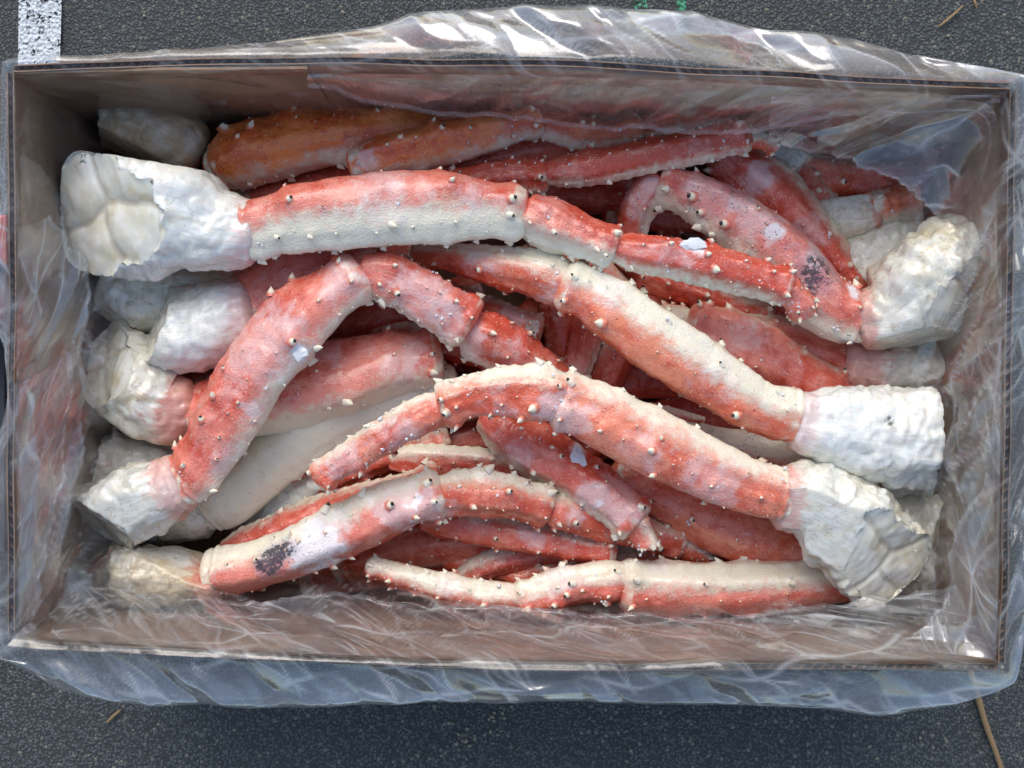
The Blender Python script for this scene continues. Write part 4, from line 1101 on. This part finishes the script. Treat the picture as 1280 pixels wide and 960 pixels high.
def ruled(topc, botc, nu0, nv0, sag, amp, seed, curl=0.0016, milk=0.035):
    """a loose fold of film between two polylines of (px, py, z); its free edge rolls under"""
    nu, nv = int(nu0 * 1.5), int(nv0 * 1.4)
    a = catmull(np.array([P(*q) for q in topc]), nu); b = catmull(np.array([P(*q) for q in botc]), nu)
    jag = 0.008 * (facets(np.arange(nu) / 26.0, np.zeros(nu) + .3, int(seed) + 3)[0] - .5) + 0.003 * (facets(np.arange(nu) / 9.0, np.zeros(nu) + .3, int(seed) + 5)[0] - .5)
    dirs = b - a; ln = np.linalg.norm(dirs, axis=1, keepdims=True) + 1e-9; dirs = dirs / ln
    b = b + dirs * (jag * np.minimum(1, ln[:, 0] / 0.02))[:, None]
    t = np.linspace(0, 1, nv)[:, None, None]
    V = a[None] * (1 - t) + b[None] * t
    V[..., 2] -= sag * np.sin(np.pi * t[..., 0])
    du = np.gradient(V, axis=1); dv = np.gradient(V, axis=0)
    nn = np.cross(du, dv); nn /= np.linalg.norm(nn, axis=2, keepdims=True) + 1e-12
    la = np.cumsum(np.linalg.norm(np.diff(V, axis=1, prepend=V[:, :1]), axis=2), axis=1)
    lb = np.cumsum(np.linalg.norm(np.diff(V, axis=0, prepend=V[:1]), axis=2), axis=0)
    c, cw, glint_ply = [q_.reshape(la.shape) for q_ in crumple(la.ravel(), lb.ravel(), seed)]
    edge = np.minimum(1, 5 * t[..., 0]) * np.minimum(1, np.linspace(0, 12, nu))[None] * np.minimum(1, np.linspace(12, 0, nu))[None]
    V = V + nn * (c * amp * edge)[..., None]
    rows = [V]
    sgn = -np.sign(nn[-1][:, 2:3] + 1e-9)
    for f in np.linspace(0, 1.25 * math.pi, 9)[1:]:
        rows.append((V[-1] + dirs * curl * math.sin(f) + nn[-1] * sgn * curl * (1 - math.cos(f)))[None])
    V = np.concatenate(rows)
    return mesh_obj('inner_fold', V.reshape(-1, 3), [grid_faces(len(V), nu)], M_FILM, liner, {'milk': np.concatenate([(milk + (0.55 * cw + 0.06 * glint_ply) * min(1, amp * 1.5)).ravel(), np.full(8 * nu, milk + .05)]), 'lay': np.concatenate([(0.08 + 0.07 * glint_ply).ravel(), np.full(8 * nu, .09)])})  # milk also carries painted highlights of creases and facets

# far side: a smooth sheet leaning in over the legs, and a creased one across the far right corner
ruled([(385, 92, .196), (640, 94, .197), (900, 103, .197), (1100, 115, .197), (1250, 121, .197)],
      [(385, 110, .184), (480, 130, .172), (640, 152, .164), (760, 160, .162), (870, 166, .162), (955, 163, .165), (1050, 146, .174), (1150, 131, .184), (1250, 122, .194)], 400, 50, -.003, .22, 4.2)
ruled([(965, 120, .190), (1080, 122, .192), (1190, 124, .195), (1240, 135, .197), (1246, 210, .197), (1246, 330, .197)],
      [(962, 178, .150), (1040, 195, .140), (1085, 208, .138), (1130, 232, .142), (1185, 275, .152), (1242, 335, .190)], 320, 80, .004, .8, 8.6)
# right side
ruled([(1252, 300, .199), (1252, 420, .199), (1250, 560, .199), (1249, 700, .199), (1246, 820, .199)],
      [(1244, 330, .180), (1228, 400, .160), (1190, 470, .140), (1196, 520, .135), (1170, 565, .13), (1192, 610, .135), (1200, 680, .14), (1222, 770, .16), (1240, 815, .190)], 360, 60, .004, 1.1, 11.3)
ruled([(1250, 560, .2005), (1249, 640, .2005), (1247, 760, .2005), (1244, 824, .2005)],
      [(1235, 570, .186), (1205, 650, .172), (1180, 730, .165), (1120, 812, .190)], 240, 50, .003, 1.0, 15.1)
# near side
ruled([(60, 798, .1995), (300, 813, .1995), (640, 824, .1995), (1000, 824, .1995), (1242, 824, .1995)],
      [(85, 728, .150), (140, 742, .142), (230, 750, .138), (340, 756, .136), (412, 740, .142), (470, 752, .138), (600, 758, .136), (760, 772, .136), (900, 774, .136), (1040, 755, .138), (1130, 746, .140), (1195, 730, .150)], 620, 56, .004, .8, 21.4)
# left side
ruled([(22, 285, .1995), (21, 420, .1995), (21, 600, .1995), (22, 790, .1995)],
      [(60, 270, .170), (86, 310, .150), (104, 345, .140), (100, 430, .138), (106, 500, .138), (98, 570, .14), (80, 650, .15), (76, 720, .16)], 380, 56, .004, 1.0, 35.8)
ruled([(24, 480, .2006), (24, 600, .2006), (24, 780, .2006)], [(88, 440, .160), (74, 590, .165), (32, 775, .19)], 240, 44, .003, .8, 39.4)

# ------------------------------------------------------------------ things around the carton
M_RED = mat_plain('red_plastic', (0.72, 0.085, 0.045), 0.4, 0.15)
M_DRED = mat_plain('dark_red_plastic', (0.22, 0.018, 0.02), 0.4, 0.2)
M_BLK = mat_plain('black_trim', (0.02, 0.02, 0.022), 0.5, 0.2)
M_GRY = mat_plain('blue_grey_tray', (0.085, 0.105, 0.13), 0.6, 0.2)
def rbox(name, a, b, z0, z1, mat, parent, bev=0.003):
    """a bevelled block whose top spans the photograph's points a to b"""
    p, q = P(*a, z1), P(*b, z1)
    x0, x1 = sorted((p[0], q[0])); y0, y1 = sorted((p[1], q[1]))
    V = []
    for z, i in ((z0, 0), (z1 - bev, 0), (z1, bev)):
        V += [(x0 + i, y0 + i, z), (x1 - i, y0 + i, z), (x1 - i, y1 - i, z), (x0 + i, y1 - i, z)]
    F = [(3, 2, 1, 0), (8, 9, 10, 11)] + [(k * 4 + j, k * 4 + (j + 1) % 4, k * 4 + 4 + (j + 1) % 4, k * 4 + 4 + j) for k in range(2) for j in range(4)]
    return mesh_obj(name, V, [F], mat, parent, smooth=False)
rc = empty('red_case', tuple(P(-60, 320, 0)), 'bright red plastic case with black trim just showing at the left edge beside the carton', 'case')
rbox('lid', (-140, 268), (5, 330), 0.03, 0.105, M_RED, rc)
rbox('trim', (-140, 330.5), (5, 337), 0.0, 0.100, M_BLK, rc, .001)
rbox('lower_body', (-140, 337.5), (3, 405), 0.0, 0.085, M_DRED, rc)
tr = empty('grey_tray', tuple(P(-60, 540, 0)), 'dark blue-grey flat tray on the asphalt at the left edge, below the red case', 'tray')
rbox('base', (-140, 410), (3, 690), 0.0, 0.03, M_GRY, tr)
rbox('lip', (-140, 411), (2, 420), 0.0302, 0.036, M_GRY, tr, .001)

def stem(name, pts, w, mat, label, cat):
    C = catmull(np.array([[*P(x, y, z), ww] for x, y, z, ww in pts]), 40)
    T_, U, S = frames(C)
    th = np.linspace(0, 2 * np.pi, 9, endpoint=False)
    R = C[:, 3] * w * (1 + 0.25 * pn(np.stack([np.arange(40) * .4, np.zeros(40), np.zeros(40)], 1)))
    V = C[:, None, :3] + (np.cos(th)[None, :, None] * S[:, None] + np.sin(th)[None, :, None] * U[:, None]) * R[:, None, None]
    o = mesh_obj(name, V.reshape(-1, 3), [grid_faces(40, 9, True)], mat)
    tag(o, label, cat)
M_STRAW = mat_plain('dry_stem', (0.33, 0.21, 0.10), 0.7, 0.4, 600)
stem('dry_stem', [(1212, 835, .004, 1.0), (1222, 870, .004, 1.1), (1232, 905, .004, 1), (1248, 950, .004, .9), (1262, 1000, .004, .8)], .0023, M_STRAW, 'brown dry plant stem on the asphalt at the lower right', 'twig')
stem('straw', [(1174, 33, .003, .7), (1190, 20, .004, 1), (1204, 7, .003, .6)], .0012, M_STRAW, 'short pale straw on the asphalt at the upper right', 'twig')
stem('straw', [(134, 903, .003, .6), (142, 895, .004, 1), (151, 887, .003, .5)], .0014, M_STRAW, 'tiny straw on the dark asphalt at the lower left', 'twig')
stem('straw', [(1217, -2, .003, .7), (1219, 4, .004, 1), (1221, 11, .003, .6)], .0011, M_STRAW, 'tiny straw cut by the top edge at the upper right', 'twig')
# pale scuffs and crumbs on the near asphalt
M_CRUMB = mat_plain('pale_crumb', (0.34, 0.31, 0.22), 0.8, 0.4, 500)
rg = np.random.default_rng(21)
VV, FF = [], []
spots = [(585 + rg.normal(0, 14), 918 + rg.normal(0, 9)) for _ in range(16)] + [(625 + rg.normal(0, 10), 900 + rg.normal(0, 14)) for _ in range(16)] + [(789, 938), (790, 941), (783, 914), (1150, 922), (885, 42), (180, 20), (430, 16), (1185, 45)]
for x, y in spots:
    c = P(x, y, 0.001); r_ = rg.uniform(.0006, .0017); n0 = len(VV)
    for zz, k in ((0, 1.0), (.8, .7)):
        for j in range(6):
            a = j / 6 * 6.283
            VV.append(c + np.array([math.cos(a) * r_ * k * rg.uniform(.6, 1.5), math.sin(a) * r_ * k * rg.uniform(.6, 1.3), zz * r_]))
    FF += [(n0 + j, n0 + (j + 1) % 6, n0 + 6 + (j + 1) % 6, n0 + 6 + j) for j in range(6)]
    FF += [(n0 + 6, n0 + 7, n0 + 8, n0 + 9), (n0 + 6, n0 + 9, n0 + 10, n0 + 11)]
cr_ = mesh_obj('crumbs', np.array(VV), [np.array(FF)], M_CRUMB, smooth=False)
tag(cr_, 'pale crumbs and chips scattered on the asphalt', 'crumbs'); cr_['kind'] = 'stuff'
